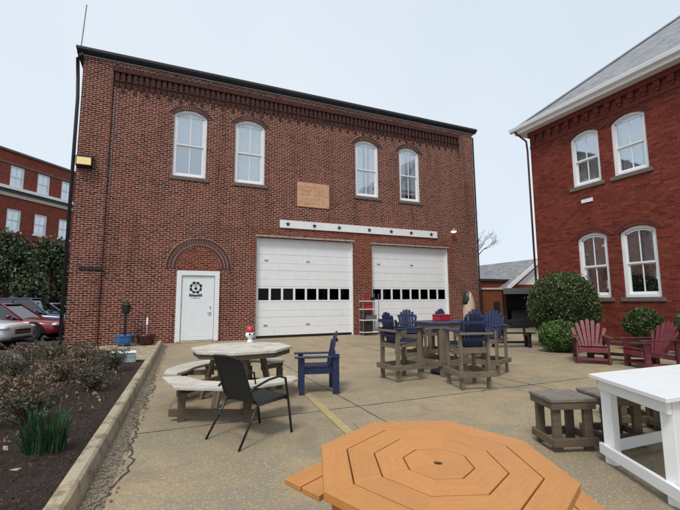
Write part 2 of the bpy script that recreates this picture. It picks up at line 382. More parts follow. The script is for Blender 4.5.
def thing(name, label, cat, loc=(0, 0, 0), rz=0, group=None):
    o = bpy.data.objects.new(name, None); COL.objects.link(o); o.location = loc; o.rotation_euler[2] = rz
    o.empty_display_size = .1
    return tag(o, label, cat, group)
KIDS = {}
def copy_tree(o, parent=None):
    c = o.copy(); COL.objects.link(c)
    if parent: c.parent = parent
    for ch in list(o.children): copy_tree(ch, c)
    return c
def dup(o, loc, rz, label):
    c = copy_tree(o); c.location = loc; c.rotation_euler[2] = rz; c['label'] = label; return c
def structure(o, label, cat):
    return tag(o, label, cat, kind='structure')
def face_rz(dx, dy): return atan2(dy, dx) + pi / 2      # models face local -y
def leaves(mb, pts, size, rn, flat=0, ratio=.55):
    for p in pts:
        d = Vector((rn.gauss(0, 1), rn.gauss(0, 1), rn.gauss(0, 1) * (1 - flat))).normalized()
        a = d.orthogonal().normalized(); a.rotate(Matrix.Rotation(rn.uniform(0, 6.28), 3, d)); b_ = d.cross(a)
        sz = size * rn.uniform(.6, 1.3); p = Vector(p)
        o = len(mb.v)
        mb.v += [tuple(p - a * sz), tuple(p + b_ * sz * ratio + d * sz * .15), tuple(p + a * sz), tuple(p - b_ * sz * ratio + d * sz * .15)]
        mb.f.append((o, o + 1, o + 2, o + 3))
    return mb
def arc(x0, x1, zs, rise, n=16):
    """points from x1 (right spring) over the crown to x0"""
    w = (x1 - x0) / 2; cx = (x0 + x1) / 2
    R = (w * w + rise * rise) / (2 * rise); cz = zs + rise - R; a = math.asin(min(1, w / R))
    if rise > w: a = pi - a
    return [(cx + R * sin(a - 2 * a * i / n), cz + R * cos(a - 2 * a * i / n)) for i in range(n + 1)]
def arch_outline(x0, x1, z0, zs, rise, n=16):
    return [(x0, z0), (x1, z0)] + arc(x0, x1, zs, rise, n)
def wall_open(mb, U0, U1, Z0, Z1, ops, P, depth):
    """front sheet with openings (x0,x1,z0,zs,rise) and their reveals; P(u,z,d) maps to 3-D"""
    xs = sorted({U0, U1} | {o[0] for o in ops} | {o[1] for o in ops})
    def quad(a, b, c, d): mb.add([a, b, c, d], [(0, 1, 2, 3)])
    for a, b in zip(xs, xs[1:]):
        here = sorted([o for o in ops if o[0] <= a + 1e-6 and o[1] >= b - 1e-6], key=lambda o: o[2]); z = Z0
        for o in here:
            if o[2] > z: quad(P(a, z, 0), P(b, z, 0), P(b, o[2], 0), P(a, o[2], 0))
            z = o[3] + o[4] if o[4] else o[3]
            if o[4]:
                ar = arc(o[0], o[1], o[3], o[4])
                for p, q in zip(ar, ar[1:]): quad(P(q[0], q[1], 0), P(p[0], p[1], 0), P(p[0], z, 0), P(q[0], z, 0))
        if z < Z1: quad(P(a, z, 0), P(b, z, 0), P(b, Z1, 0), P(a, Z1, 0))
    for o in ops:
        ol = arch_outline(*o) if o[4] else [(o[0], o[2]), (o[1], o[2]), (o[1], o[3]), (o[0], o[3])]
        for p, q in zip(ol, ol[1:] + ol[:1]): quad(P(p[0], p[1], 0), P(q[0], q[1], 0), P(q[0], q[1], depth), P(p[0], p[1], depth))
    return mb
def clean_grid_fix(U, eps=1e-6): return U

# ---------------------------------------------------------------- window builder (local: x along wall, -y out, z up, origin at sill centre)
def sash_window(parent, cx, z0, w, hs, rise, place, blind='curtain', lower='blind', sillmat='stone', glassmat='glass', lit=False, archmat='vous', sw=.07, rings=2):
    """place(o): puts a local object (front face at y=0) on its wall"""
    win = MB(); wfr = .115; x0, x1 = -w / 2, w / 2
    if rise: oo = arch_outline(x0, x1, 0, hs, rise); ii = arch_outline(x0 + wfr, x1 - wfr, wfr * .8, hs - .02, rise * .62)
    else: oo = [(x0, 0), (x1, 0), (x1, hs), (x0, hs)]; ii = [(x0 + wfr, wfr), (x1 - wfr, wfr), (x1 - wfr, hs - wfr), (x0 + wfr, hs - wfr)]
    win.ring(oo, ii, .07, .19)
    f = win.build('window', 'white', parent, bevel=.004); place(f, cx, z0)
    top = hs + rise * .62 - .05 if rise else hs - wfr
    mid = (hs + rise * .5) * .5
    a, b = x0 + wfr, x1 - wfr
    # upper sash (outer), lower sash (inner)
    up = MB()
    up.box(a + .002, b - .002, .100, .135, mid - .02, mid + .035); up.box(a + .002, a + sw * .6, .100, .135, mid + .036, hs - .03); up.box(b - sw * .6, b - .002, .100, .135, mid + .036, hs - .03)
    if rise:
        ar = arc(a + .002, b - .002, hs - .03, rise * .6, 12); up.ring([(p[0], p[1]) for p in ar] + [(a + .002, hs - .045), (b - .002, hs - .045)], [(p[0] * .98, p[1] - .05) for p in ar] + [(a + .002, hs - .046), (b - .002, hs - .046)], .100, .134)
    else: up.box(a + .002, b - .002, .100, .135, hs - wfr - .055, hs - wfr - .002)
    up.box(-.014, .014, .103, .13, mid + .036, top - .015)
    up.build('sash', 'white', f)
    lo = MB(); zb = wfr * .8 if rise else wfr
    lo.box(a + .002, b - .002, .140, .175, zb + .002, zb + .075); lo.box(a + .002, b - .002, .140, .175, mid - .05, mid + .004)
    lo.box(a + .002, a + sw * .6, .140, .175, zb + .076, mid - .051); lo.box(b - sw * .6, b - .002, .140, .175, zb + .076, mid - .051)
    lo.box(-.014, .014, .143, .17, zb + .076, mid - .051)
    lo.build('sash', 'white', f)
    g = MB(); pl = arch_outline(a, b, mid, hs - .02, rise * .62) if rise else [(a, mid), (b, mid), (b, hs - wfr), (a, hs - wfr)]
    g.prism(pl, .116, .120, 'y'); g.prism([(a, zb), (b, zb), (b, mid), (a, mid)], .156, .160, 'y')
    g.build('pane', glassmat, f)
    # curtain / blind inside
    if blind:
        c = MB(); n = 26; pl = []
        cov = 1.0
        for k in range(n + 1):
            x = a + (b - a) * k / n; pl.append((x, .24 + .02 * sin(k * 1.9) + .008 * sin(k * 4.1)))
        for k in range(n):
            if blind == 'open' and .36 < (k / n) < .7: continue
            zt = hs + rise * .5
            c.add([(pl[k][0], pl[k][1], .03), (pl[k + 1][0], pl[k + 1][1], .03), (pl[k + 1][0], pl[k + 1][1], zt), (pl[k][0], pl[k][1], zt)], [(0, 1, 2, 3)])
        c.build('curtain', 'curtain', f)
    if lower:
        c = MB(); z = .1
        zt = hs + rise * .6 if lower == 'full' else mid + .1
        if lower == 'full': z = mid - .1
        while z < zt: c.add([(a, .205, z), (b, .205, z), (b, .222, z + .034), (a, .222, z + .034)], [(0, 1, 2, 3)]); z += .042
        c.build('blind', 'blind', f)
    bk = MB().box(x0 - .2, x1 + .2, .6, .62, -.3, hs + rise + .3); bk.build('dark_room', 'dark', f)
    if lit:
        MB().ell((.2, .45, hs - .25), (.16, .08, .06)).build('room_lamp', M['lit'], f, smooth=True)
    s = MB().box(x0 - .1, x1 + .1, -.045, .068, -.13, -.002); s.build('sill', sillmat, f, bevel=.006)
    if rise:
        mo_ = MB(); mo_.ring(arc(x0 - .25, x1 + .25, hs, rise + .215, 16), arc(x0 - .004, x1 + .004, hs, rise + .004, 16), -.006, .003); mo_.build('arch_mortar', 'mortar' if archmat == 'vous' else 'mortar_red', f)
        for r in range(rings):
            o_ = .012 + r * .115; mb = MB(); nb = int((w + .3) / .075)
            A = arc(x0 - o_, x1 + o_, hs + .0, rise + o_ * .9, nb); B = arc(x0 - o_ - .1, x1 + o_ + .1, hs - .0, rise + (o_ + .1) * .9, nb)
            for k in range(nb):
                def lp(p, q, t): return (p[0] + (q[0] - p[0]) * t, p[1] + (q[1] - p[1]) * t)
                mb.prism([lp(A[k], A[k + 1], .12), lp(A[k], A[k + 1], .88), lp(B[k], B[k + 1], .88), lp(B[k], B[k + 1], .12)], -.014 - .012 * r, .02, 'y')
            mb.build('brick_arch', archmat, f)
    return f
M['lit'] = emis('warm_lamp', (1, .62, .18), 2.2)

# ================================================================ SETTING
MB().box(-400, 400, -400, 600, -.5, -.012).build('ground', 'asphalt')
structure(bpy.data.objects['ground'], 'dark asphalt parking area and ground around the buildings', 'ground')
p = MB(); p.add([(1.75, -22, 0), (40, -22, 0), (40, 14, 0), (17.3, 14, 0), (17.3, .6, 0), (2.9, .6, 0), (2.5, -5, 0)], [(0, 1, 2, 3, 4, 5, 6)]).build('patio', 'concrete')
structure(bpy.data.objects['patio'], 'worn tan concrete patio in front of the garage doors', 'patio')
# joints as thin inlaid strips, slightly irregular
def strip(mb, pts, w, z, rn=rnd, jit=.004):
    L = []; 
    for i, p_ in enumerate(pts):
        a = Vector(pts[max(0, i - 1)]); b = Vector(pts[min(len(pts) - 1, i + 1)]); d = (b - a).normalized(); nn_ = Vector((-d.y, d.x))
        ww = w * rn.uniform(.6, 1.3); q = Vector(p_) + nn_ * rn.uniform(-jit, jit)
        L.append(((q + nn_ * ww / 2), (q - nn_ * ww / 2)))
    vs = []; 
    for a, b in L: vs += [(a.x, a.y, z), (b.x, b.y, z)]
    mb.add(vs, [(2 * i, 2 * i + 1, 2 * i + 3, 2 * i + 2) for i in range(len(L) - 1)])
def line(a, b, st=.12):
    n = max(2, int(hypot(b[0] - a[0], b[1] - a[1]) / st)); return [(a[0] + (b[0] - a[0]) * i / n, a[1] + (b[1] - a[1]) * i / n) for i in range(n + 1)]
j = MB()
for a, b in (((2.75, -10.54), (15.9, -10.52)), ((5.33, -20), (5.6, -.1)), ((8.75, -20), (8.75, -.1)), ((12.3, -20), (12.3, -.1)), ((5.4, -6.1), (15.9, -6.1)), ((2.75, -15.2), (15.9, -15.2)), ((5.45, -1.35), (15.9, -1.3))):
    strip(j, line(a, b), .014, .004)
j.build('patio_joints', 'joint'); structure(bpy.data.objects['patio_joints'], 'dark expansion joints dividing the concrete slabs', 'joint')
cj = MB(); pts = []; y = -13.5
while y < -6.5:
    pts.append((2.60 + .05 * sin(y * 2.1) + .03 * sin(y * 5.3) + rnd.uniform(-.025, .025) + (y + 13.5) * .036, y)); y += rnd.uniform(.04, .1)
strip(cj, pts, .016, .006, jit=.012)
def crack(x, y, ang, n, w):
    P_ = []
    for _ in range(n):
        P_.append((x, y)); ang += rnd.uniform(-.5, .5); x += cos(ang) * .07; y += sin(ang) * .07
    strip(cj, P_, w, .006, jit=.005)
crack(7.6, -10.6, .4, 22, .008); crack(8.3, -10.2, -1.2, 18, .007); crack(3.0, -9.6, .3, 14, .005); crack(5.0, -12.2, 2.3, 16, .005)
cj.build('patio_cracks', 'joint'); structure(bpy.data.objects['patio_cracks'], 'jagged cracks in the concrete beside the kerb', 'crack')
rb = MB(); rr = random.Random(3)
rb.add([(2.05, -22, .005), (2.26, -22, .005), (3.06, -.3, .005), (2.94, -.3, .005)], [(0, 1, 2, 3)])
for _ in range(3200):
    y = rr.uniform(-14.5, -1); x = 2.46 + (y + 12.4) * .041 + rr.betavariate(1.1, 2.8) * .24; s_ = rr.uniform(.004, .018)
    rb.box(x, x + s_, y, y + s_ * 1.3, .003, .006 + s_ * .7)
rb.build('gutter_rubble', 'rubble'); tag(bpy.data.objects['gutter_rubble'], 'crumbled concrete and grit along the foot of the kerb', 'rubble', kind='stuff')
yl = MB(); yl.add([(4.82, -11.55, .008), (4.93, -11.56, .008), (5.42, -6.0, .008), (5.32, -6.0, .008)], [(0, 1, 2, 3)])
yl.build('painted_line', 'yellow'); structure(bpy.data.objects['painted_line'], 'faded yellow painted line on the concrete', 'line')
# kerb in butted lengths
ko = MB(); y = -22.0
while y < -.5:
    y2 = min(-.45, y + 3.05)
    for a, b in ((y, y2 - .012),):
        xa = 2.30 + (a + 12.43) * .041; xb = 2.30 + (b + 12.43) * .041
        vs = []
        for (yy, xx) in ((a, xa), (b, xb)):
            vs += [(xx, yy, -.1), (xx, yy, .13), (xx + .015, yy, .145), (xx + .10, yy, .145), (xx + .125, yy, .125), (xx + .165, yy, -.1)]
        ko.add(vs, [tuple(range(6)), tuple(range(11, 5, -1))] + [(i, i + 6, (i + 1) % 6 + 6, (i + 1) % 6) for i in range(6)])
    y = y2
ko.build('kerb', 'kerb', bevel=.006); structure(bpy.data.objects['kerb'], 'raised concrete kerb between the planting bed and patio', 'kerb')
MB().prism([(-.2, -1.45), (2.745, -1.45), (2.79, -.003), (-.2, -.003)], -.1, .02).prism([(1.7, -4.35), (2.625, -4.35), (2.745, -1.455), (1.7, -1.455)], -.1, .016).build('path', 'kerb'); structure(bpy.data.objects['path'], 'pale concrete pad against the brick wall', 'path')
# planting bed: heaved sheet
bd = MB(); nx, ny = 40, 90
X0, Y0, X1, Y1 = -1.6, -22, 2.4, -.3
for jy in range(ny + 1):
    yy = Y0 + (Y1 - Y0) * jy / ny; xe = 2.31 + (yy + 12.43) * .041
    if yy > -4.5: xe = min(xe, 2.46)
    for ix in range(nx + 1):
        xx = X0 + (xe - X0) * ix / nx
        h = .07 + .02 * sin(xx * 5 + yy * 3) + .02 * sin(yy * 7.3 - xx * 3) + rnd.uniform(-.012, .012)
        if xx < -1.2: h = -.05
        if yy > -4.4: h -= .09
        if yy > -4.4 and xx > 1.5: h = -.03
        bd.v.append((xx, yy, h))
for jy in range(ny):
    for ix in range(nx):
        a = jy * (nx + 1) + ix; bd.f.append((a, a + 1, a + nx + 2, a + nx + 1))
bd.build('planting_bed', 'soil', smooth=True); structure(bpy.data.objects['planting_bed'], 'dark brown mulch planting bed inside the kerb', 'soil')
ml = MB(); pts = [(rnd.uniform(-1.1, 2.38), -rnd.uniform(1, 14), rnd.uniform(.07, .115)) for _ in range(3000)] + [(rnd.uniform(0.2, 2.36), -rnd.uniform(6, 14), rnd.uniform(.08, .12)) for _ in range(11000)]
leaves(ml, pts, .017, rnd, .35, .3)
ml.build('bark_mulch', plain('shredded_bark', (.085, .05, .035), .95, .75, 26)); tag(bpy.data.objects['bark_mulch'], 'shredded bark mulch scattered over the planting bed', 'mulch', kind='stuff')
ml = MB(); rq = random.Random(8)
pts = [(rq.uniform(-1.1, 2.2), -rq.betavariate(1.5, 2) * 12 - .6, rq.uniform(.09, .14)) for _ in range(900)]
leaves(ml, pts, .035, rq, .4, .5)
ml.build('leaf_litter', 'leaf_litter'); tag(bpy.data.objects['leaf_litter'], 'dry fallen leaves lying on the planting bed', 'leaves', kind='stuff')

# ================================================================ GARAGE BUILDING (firehouse)
AX, AZ = 17.36, 9.92
bA = thing('firehouse', 'two-storey dark brick firehouse with two white garage doors and flat dark cornice', 'building')
wins = [(3.0, 4.2), (5.27, 6.48), (10.59, 11.79), (12.91, 14.06)]
WZ, WH, WR = 6.14, 2.42, .24
ops = [(a, b, WZ, WZ + WH, WR) for a, b in wins]
G1 = (6.2, 10.46, -.02, 4.03, 0); G2 = (11.36, 15.62, -.02, 3.98, 0); ED = (3.31, 4.82, -.02, 2.6, 0)
P = lambda u, z, d: (u, d, z)
w = MB(); wall_open(w, 0.92, AX - .82, 0, 9.2, ops + [G1, G2, ED], P, .3)
w.build('wall', 'brick', bA)
wm = MB()
wm.box(0, .93, -.07, .1, 0, 9.90); wm.box(AX - .83, AX, -.07, .1, 0, 9.90)       # corner piers
wm.box(-.001, AX + .001, -.075, .1, 9.901, 10.12)                                                # top band
wm.each('corner_pier', 'brick', bA)
sw_ = MB(); sw_.box(.001, .3, .101, 12, 0, AZ); sw_.box(AX - .3, AX - .001, .101, 12, 0, AZ); sw_.box(.301, AX - .301, 11.7, 12, 0, AZ)
sw_.each('side_wall', 'brick', bA)
# corbel table: dense row of stepped brackets
cb = MB(); x = 1.0; k = 0
while x < AX - .95:
    zb = 9.02 if k % 2 else 9.16
    cb.box(x, x + .11, -.035, .05, zb, 9.40); cb.box(x - .004, x + .114, -.065, .05, 9.401, 9.74); x += .195; k += 1
cb.box(.95, AX - .85, -.10, .05, 9.741, 9.899)
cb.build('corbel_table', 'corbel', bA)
bc = MB().box(.931, AX - .831, .051, .1, 9.18, 9.899); bc.build('frieze', 'brick', bA)
# string of header dots below second-floor level
co = MB().box(-.22, AX + .24, -.24, -.02, 10.25, 10.34); co.prism([(-.235, 10.249), (-.20, 10.19), (-.10, 10.13), (-.02, 10.13), (-.02, 10.249)], -.2, AX + .22, 'x')
co.build('cornice', 'metal_dark', bA)
MB().box(-.14, AX + .12, -.105, -.078, 10.085, 10.115).build('cornice_trim', 'metal_grey', bA)
MB().box(-.20, AX + .20, -.019, 12.1, 10.121, 10.24).build('roof', 'metal_dark', bA)
dp = MB().tube([(-.02, -.2, 10.1), (-.16, -.15, 9.9), (-.12, -.12, 9.2), (-.09, -.10, 8.5), (-.09, -.10, 0.0)], .055, 10)
dp.build('downpipe', 'metal_dark', bA, smooth=True)
MB().tube([(-.1, -.1, 10.3), (-.02, -.1, 12.0)], .02, 6).build('antenna_mast', 'metal_grey', bA)
MB().tube([(1.02, -.02, 9.15), (1.02, -.02, 5.1)], .012, 6).build('conduit', 'metal_grey', bA)
MB().tube([(AX + .03, -.1, 9.9), (AX + .04, -.1, 0)], .04, 8).build('downpipe', 'metal_dark', bA)
def placeA(o, cx, z0): o.location = (cx, 0, z0)
kinds = [('curtain', 'blind'), ('curtain', None), ('open', None), ('open', None)]
for (a, b), (bl, lo_) in zip(wins, kinds):
    sash_window(bA, (a + b) / 2, WZ, b - a - .006, WH - .003, WR - .003, placeA, bl, lo_)
# infill arch above the entry door
ar = MB(); A_ = arc(3.30, 4.84, 2.62, .84, 24); ar.prism([(4.84, 2.61), *A_, (3.30, 2.61)][1:-1], -.014, .01, 'y')
ar.build('arch_infill', 'brick_rep', bA)
def vring(R0, zc, cx, yo, name, mat):
    mb = MB(); n = max(20, int(pi * R0 / .085))
    for k in range(n):
        a0 = pi * (k + .10) / n; a1 = pi * (k + .90) / n; q = []
        for r_, a_ in ((R0, a0), (R0, a1), (R0 + .1, a1), (R0 + .1, a0)): q.append((cx + r_ * cos(a_), zc + r_ * .98 * sin(a_)))
        mb.prism(q, yo, .01, 'y')
    mb.build(name, mat, bA)
zc = 2.70
for r_, yo in ((.80, -.03), (.925, -.02), (1.05, -.035)): vring(r_, zc, 4.07, yo, 'brick_arch', 'vous')
mr = MB(); n = 30
for rr0, rr1 in ((.785, .80), (.903, .92), (1.028, 1.047), (1.153, 1.17)):
    mr.ring([(4.07 + rr1 * cos(pi * k / n), zc + rr1 * .98 * sin(pi * k / n)) for k in range(n + 1)], [(4.07 + rr0 * cos(pi * k / n), zc + rr0 * .98 * sin(pi * k / n)) for k in range(n + 1)], -.012, .004, 'y')
mr.ring([(4.07 + 1.16 * cos(pi * k / n), zc + 1.16 * .98 * sin(pi * k / n)) for k in range(n + 1)], [(4.07 + .79 * cos(pi * k / n), zc + .79 * .98 * sin(pi * k / n)) for k in range(n + 1)], -.013, .003, 'y')
mr.build('arch_mortar', 'mortar', bA)
# repaired orange brickwork around garage openings
rp_ = MB(); rp_.box(5.99, G1[0] - .003, -.006, .02, 3.1, 4.42); rp_.box(G1[0] - .002, G2[1] + .0, -.006, .02, 4.075, 4.42); rp_.box(G1[1] + .003, G2[0] - .003, -.006, .02, .0, 4.074); rp_.box(G2[1] + .001, G2[1] + .35, -.006, .02, 2.2, 4.60)
rp_.each('brick_repair', 'brick_rep', bA)
for g in (G1, G2):
    MB().box(g[0] - .05, g[1] + .05, -.012, .29, g[3] + .002, g[3] + .07).build('lintel', 'steel_rust', bA)
    x0, x1, zt = g[0] + .01, g[1] - .01, g[3] - .01; zb = .10
    nrow = 7; H = (zt - zb) / nrow; mb = MB(); wrow = 3; wz0, wz1 = 1.50, 1.97
    rows = [zb, .82, 1.42, 2.05, 2.70, 3.35, zt]; nw = 8; ww = (x1 - x0 - .16) / nw
    wx = [(x0 + .08 + ww * i + .045, x0 + .08 + ww * (i + 1) - .045) for i in range(nw)]
    for r in range(6):
        a, b = rows[r] + .004, rows[r + 1] - .004
        if r == 2:
            mb.box(x0, x1, .20, .25, a, wz0); mb.box(x0, x1, .20, .25, wz1, b)
            xs = [x0] + [q for p_ in wx for q in p_] + [x1]
            for i in range(0, len(xs), 2): mb.box(xs[i], xs[i + 1], .2005, .2495, wz0 + .0005, wz1 - .0005)
        else:
            mb.box(x0, x1, .20, .25, a, b)
            mb.box(x0 + .001, x1 - .001, .194, .1995, (a + b) / 2 - .012, (a + b) / 2 + .012)
    d = mb.build('garage_door', 'white', bA, bevel=.003)
    MB().box(x0 + .002, x1 - .002, .235, .246, zb - .1, zb).build('bottom_seal', 'blackpaint', d)
    for a, b in wx:
        MB().box(a, b, .222, .228, wz0, wz1).build('pane', 'glass_dark', d)
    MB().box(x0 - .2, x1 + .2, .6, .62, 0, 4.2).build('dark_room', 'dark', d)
    MB().box(g[0] + .001, g[0] + .05, .10, .19, 0, g[3] - .001).box(g[1] - .05, g[1] - .001, .10, .19, 0, g[3] - .001).each('door_track', 'white', d)
    for hx in (x0 + .35, (x0 + x1) / 2):
        MB().box(hx, hx + .16, .17, .199, .5, .53).box(hx, hx + .16, .17, .199, 3.1, 3.12).each('handle', 'metal_grey', d)
# entry door
mb = MB(); x0, x1 = 3.315, 4.815
mb.box(x0, x0 + .17, -.05, .06, 0, 2.595); mb.box(x1 - .17, x1, -.05, .06, 0, 2.595); mb.box(x0 + .171, x1 - .171, -.05, .06, 2.42, 2.595)
ed = mb.build('entry_door', 'white', bA, bevel=.006)
mb = MB(); mb.box(3.50, 4.63, .0, .05, .06, 2.405); mb.ring([(3.58, .2), (4.56, .2), (4.56, 2.33), (3.58, 2.33)], [(3.60, .22), (4.54, .22), (4.54, 2.31), (3.60, 2.31)], -.004, .0, 'y')
mb.build('door_leaf', plain('pale_door_paint', (.79, .83, .86), .45, .04, 3), ed, bevel=.003)
MB().tube([(4.50, -.05, 1.05), (4.50, -.0, 1.05)], .035, 12).tube([(4.50, -.05, 1.27), (4.50, 0, 1.27)], .028, 12).bar((4.40, -.045, 1.05), (4.5, -.045, 1.05), .025, .025).each('handle', 'chrome', ed)
for z in (.35, 1.25, 2.15): MB().box(3.485, 3.51, -.008, .0, z, z + .11).build('hinge', 'metal_grey', ed)
# emblem: black eight-sided wreath of wedges, orange and black figure, banner beneath
em = MB(); cx_, cz_ = 3.98, 1.98
for k in range(8):
    a0 = 2 * pi * (k + .08) / 8; a1 = 2 * pi * (k + .92) / 8; am = (a0 + a1) / 2; R_ = .225; 
    q = [(cx_ + r_ * cos(a_), cz_ + r_ * sin(a_)) for r_, a_ in ((.135, a0), (.205, a0), (.24 if k % 2 == 0 else .225, am), (.205, a1), (.135, a1), (.15, am))]
    em.prism(q, -.009, -.005, 'y')
em.ell((cx_, -.006, cz_ - .035), (.055, .003, .055)); em.box(cx_ - .075, cx_ + .075, -.0085, -.005, cz_ - .30, cz_ - .285)
for i in range(-3, 4): em.box(cx_ + i * .065 - .024, cx_ + i * .065 + .024, -.009, -.005, cz_ - .335 + abs(i) * .014, cz_ - .27 + abs(i) * .014)
em.box(cx_ - .23, cx_ + .23, -.0088, -.005, cz_ - .325, cz_ - .30)
em.build('emblem', 'blackpaint', ed)
MB().prism([(cx_ + .075 * cos(a), cz_ + .055 + .06 * sin(a)) for a in [pi * k / 8 for k in range(9)]], -.0095, -.005, 'y').build('emblem_crest', plain('amber_paint', (.62, .33, .06), .5, .2, 9), ed)
mb = MB(); rr = random.Random(5)
for k in range(9): mb.box(cx_ - .16 + k * .036, cx_ - .16 + k * .036 + rr.uniform(.012, .026), -.007, -.005, cz_ - .40, cz_ - .37)
mb.build('emblem_small_marks', plain('grey_print', (.25, .27, .3), .6, .2, 9), ed)
MB().box(3.35, 4.78, -.35, -.06, 0, .05).build('doorstep', 'kerb', ed, bevel=.008)
# carved plaque
pq = MB().box(7.86, 9.30, -.035, .01, 5.40, 6.46).build('plaque', 'plaque', bA, bevel=.012)
mb = MB(); rr = random.Random(11)
for r_, (h_, n_) in enumerate(((.085, 8), (.11, 11), (.085, 13), (.085, 9), (.07, 12))):
    z = 6.24 - r_ * .175; wd = n_ * .095; x = 8.58 - wd / 2
    for k in range(n_):
        if rr.random() < .15: x += .095; continue
        kind = rr.choice('ILTHUO'); a, b = x, x + .062; th = .016
        if kind in 'ILHUOT': 
            if kind == 'T': mb.box((a + b) / 2 - th / 2, (a + b) / 2 + th / 2, -.040, -.034, z, z + h_)
            else: mb.box(a, a + th, -.040, -.034, z, z + h_)
            if kind in 'HUO': mb.box(b - th, b, -.040, -.034, z, z + h_)
            if kind in 'TO': mb.box(a, b, -.0405, -.034, z + h_ - th, z + h_)
            if kind in 'LUO': mb.box(a, b, -.0405, -.034, z, z + th)
            if kind == 'H': mb.box(a, b, -.0405, -.034, z + h_ / 2, z + h_ / 2 + th)
        x += .095
mb.build('carving', 'plaque_cut', pq)
# signs and lights on the wall
sg = thing('star_sign', 'long white board with a row of seven dark stars above the garage doors', 'sign', (7.12, 0, 4.44))
MB().box(0, 7.82, -.06, -.02, 0, .32).build('board', 'white', sg, bevel=.004)
for sx_ in [(288, 224.5), (314.6, 226.2), (339.3, 227.5), (369.4, 230), (391.3, 232), (411.3, 234), (431.3, 235.5)]:
    d = cf + R2 * (sx_[0] - 340) / FPX + U2 * (255 - sx_[1]) / FPX; q = CAM + d * ((-.06 - CAM.y) / d.y); X_ = q.x - 7.12
    pl = []
    for k in range(10):
        r_ = .115 if k % 2 == 0 else .046; pl.append((X_ + r_ * sin(pi * k / 5), .16 + r_ * cos(pi * k / 5)))
    MB().prism(pl, -.070, -.0601, 'y').build('star', 'blackpaint', sg)
wl = thing('wall_light', 'small warm lit dome light on the brick right of the star board', 'lamp', (15.85, 0, 4.83))
MB().lathe([(.15, .0), (.16, .05), (.12, .10), (.02, .13)], 0, -.17, 16).build('cap', 'metal_grey', wl, smooth=True)
MB().ell((0, -.17, -.02), (.14, .14, .07)).build('bulb', emis('lamp_glow', (1, .74, .42), 1.4), wl, smooth=True)
MB().box(-.04, .04, -.08, 0, .0, .08).build('bracket', 'metal_grey', wl)
fl = thing('floodlight', 'boxy dark floodlight with amber lens high on the brick corner pier', 'lamp', (.26, -.07, 6.03))
mb = MB().prism([(0, -.0), (0, .52), (-.10, .52), (-.34, .38), (-.34, .34), (-.30, .02)], -.30, .30, 'x'); mb.build('housing', 'metal_dark', fl, bevel=.01); fl.scale = (.8, .9, .85)
MB().add([(-.26, -.348, .34), (.26, -.348, .34), (.26, -.312, .06), (-.26, -.312, .06)], [(0, 1, 2, 3)]).build('lens', emis('amber_lens', (.85, .60, .28), .32), fl)
wp = MB().box(0, .72, -.03, 0, 0, .11).build('wall_plate', 'blackpaint', None, bevel=.004, loc=(.27, -.0705, 2.56)); tag(wp, 'narrow dark plate fixed low on the brick near the left corner', 'plate')
wp.location = (.27, -.071, 2.54)

# ================================================================ RIGHT BUILDING
BX, BY0, BY1 = 15.97, -4.78, -26.0; k_ = 1.3
bB = thing('brick_hall', 'smooth red brick hall with white arched windows, white gutter and grey slate hip roof', 'building', (BX, BY0, 0))
# local: u = distance toward camera from corner (-y), wall faces -x. P(u,z,d) -> (d,-u,z)
PB = lambda u, z, d: (d, -u, z)
U = lambda y: BY0 - y
bw = []
for yl_, yr_ in ((-6.42, -7.44), (-7.83, -8.86), (-11.6, -12.63), (-13.0, -14.03), (-16.8, -17.83), (-18.2, -19.23)):
    bw.append((U(yl_), U(yr_), 5.33, 7.06, .18)); bw.append((U(yl_), U(yr_), 1.50, 3.49, .18))
HB = 7.98
w = MB(); wall_open(w, 0, BY0 - BY1, 0, HB, bw, PB, .26); w.build('wall', 'brick_red', bB)
MB().box(.001, 9, -.3, -.001, 0, HB).box(.3, 9, BY1 - BY0, BY1 - BY0 + .3, 0, HB).each('side_wall', 'brick_red', bB)
RB = Matrix.Rotation(-pi / 2, 4, 'Z')
def placeB(o, cx, z0): o.location = (0, -cx, z0); o.rotation_euler[2] = -pi / 2
for i, o in enumerate(bw):
    up_ = o[2] > 4
    sash_window(bB, (o[0] + o[1]) / 2, o[2], o[1] - o[0] - .006, o[3] - o[2] - .003, .177, placeB, 'curtain' if up_ else None, None if up_ else 'full', lit=(i == 1), archmat='vous_red', sw=.06)
# corbels under eave
mb = MB(); u = .1
while u < BY0 - BY1 - .3:
    mb.box(-.09, .01, -u - .17, -u, 7.62, 7.80); mb.box(-.05, .01, -u - .14, -u - .03, 7.52, 7.619); u += .36
mb.box(-.12, .01, BY1 - BY0, 0, 7.801, 7.977); mb.box(-.03, .01, BY1 - BY0, 0, 7.36, 7.43)
mb.build('corbel_table', 'vous_red', bB)
def hippt(x, y, z): return (x, y, z)
ov = .42; ez = 8.12; m_ = .82; L = BY1 - BY0
mb = MB(); mb.box(-ov, .10, L, .35, HB, ez - .02).box(.101, 9, .0, .35, HB, ez - .02)
mb.build('soffit', 'white', bB)
gt = MB(); gt.prism([(-ov - .13, ez + .12), (-ov - .15, ez + .10), (-ov - .11, ez - .0), (-ov - .005, ez - .03), (-ov - .005, ez + .12)], 0, 1, 'y')
mb = MB(); pr_ = [(-ov - .14, ez + .13), (-ov - .14, ez + .11), (-ov - .12, ez + .0), (-ov - .003, ez - .04), (-ov - .003, ez + .13)]
mb.add([(x, .50, z) for x, z in pr_] + [(x, L, z) for x, z in pr_], [(0, 1, 2, 3, 4), (9, 8, 7, 6, 5)] + [(i, i + 5, (i + 1) % 5 + 5, (i + 1) % 5) for i in range(5)])
mb.build('gutter', 'white', bB, bevel=.004)
r_ = 6.2; x0 = -ov - .01; y0 = .40
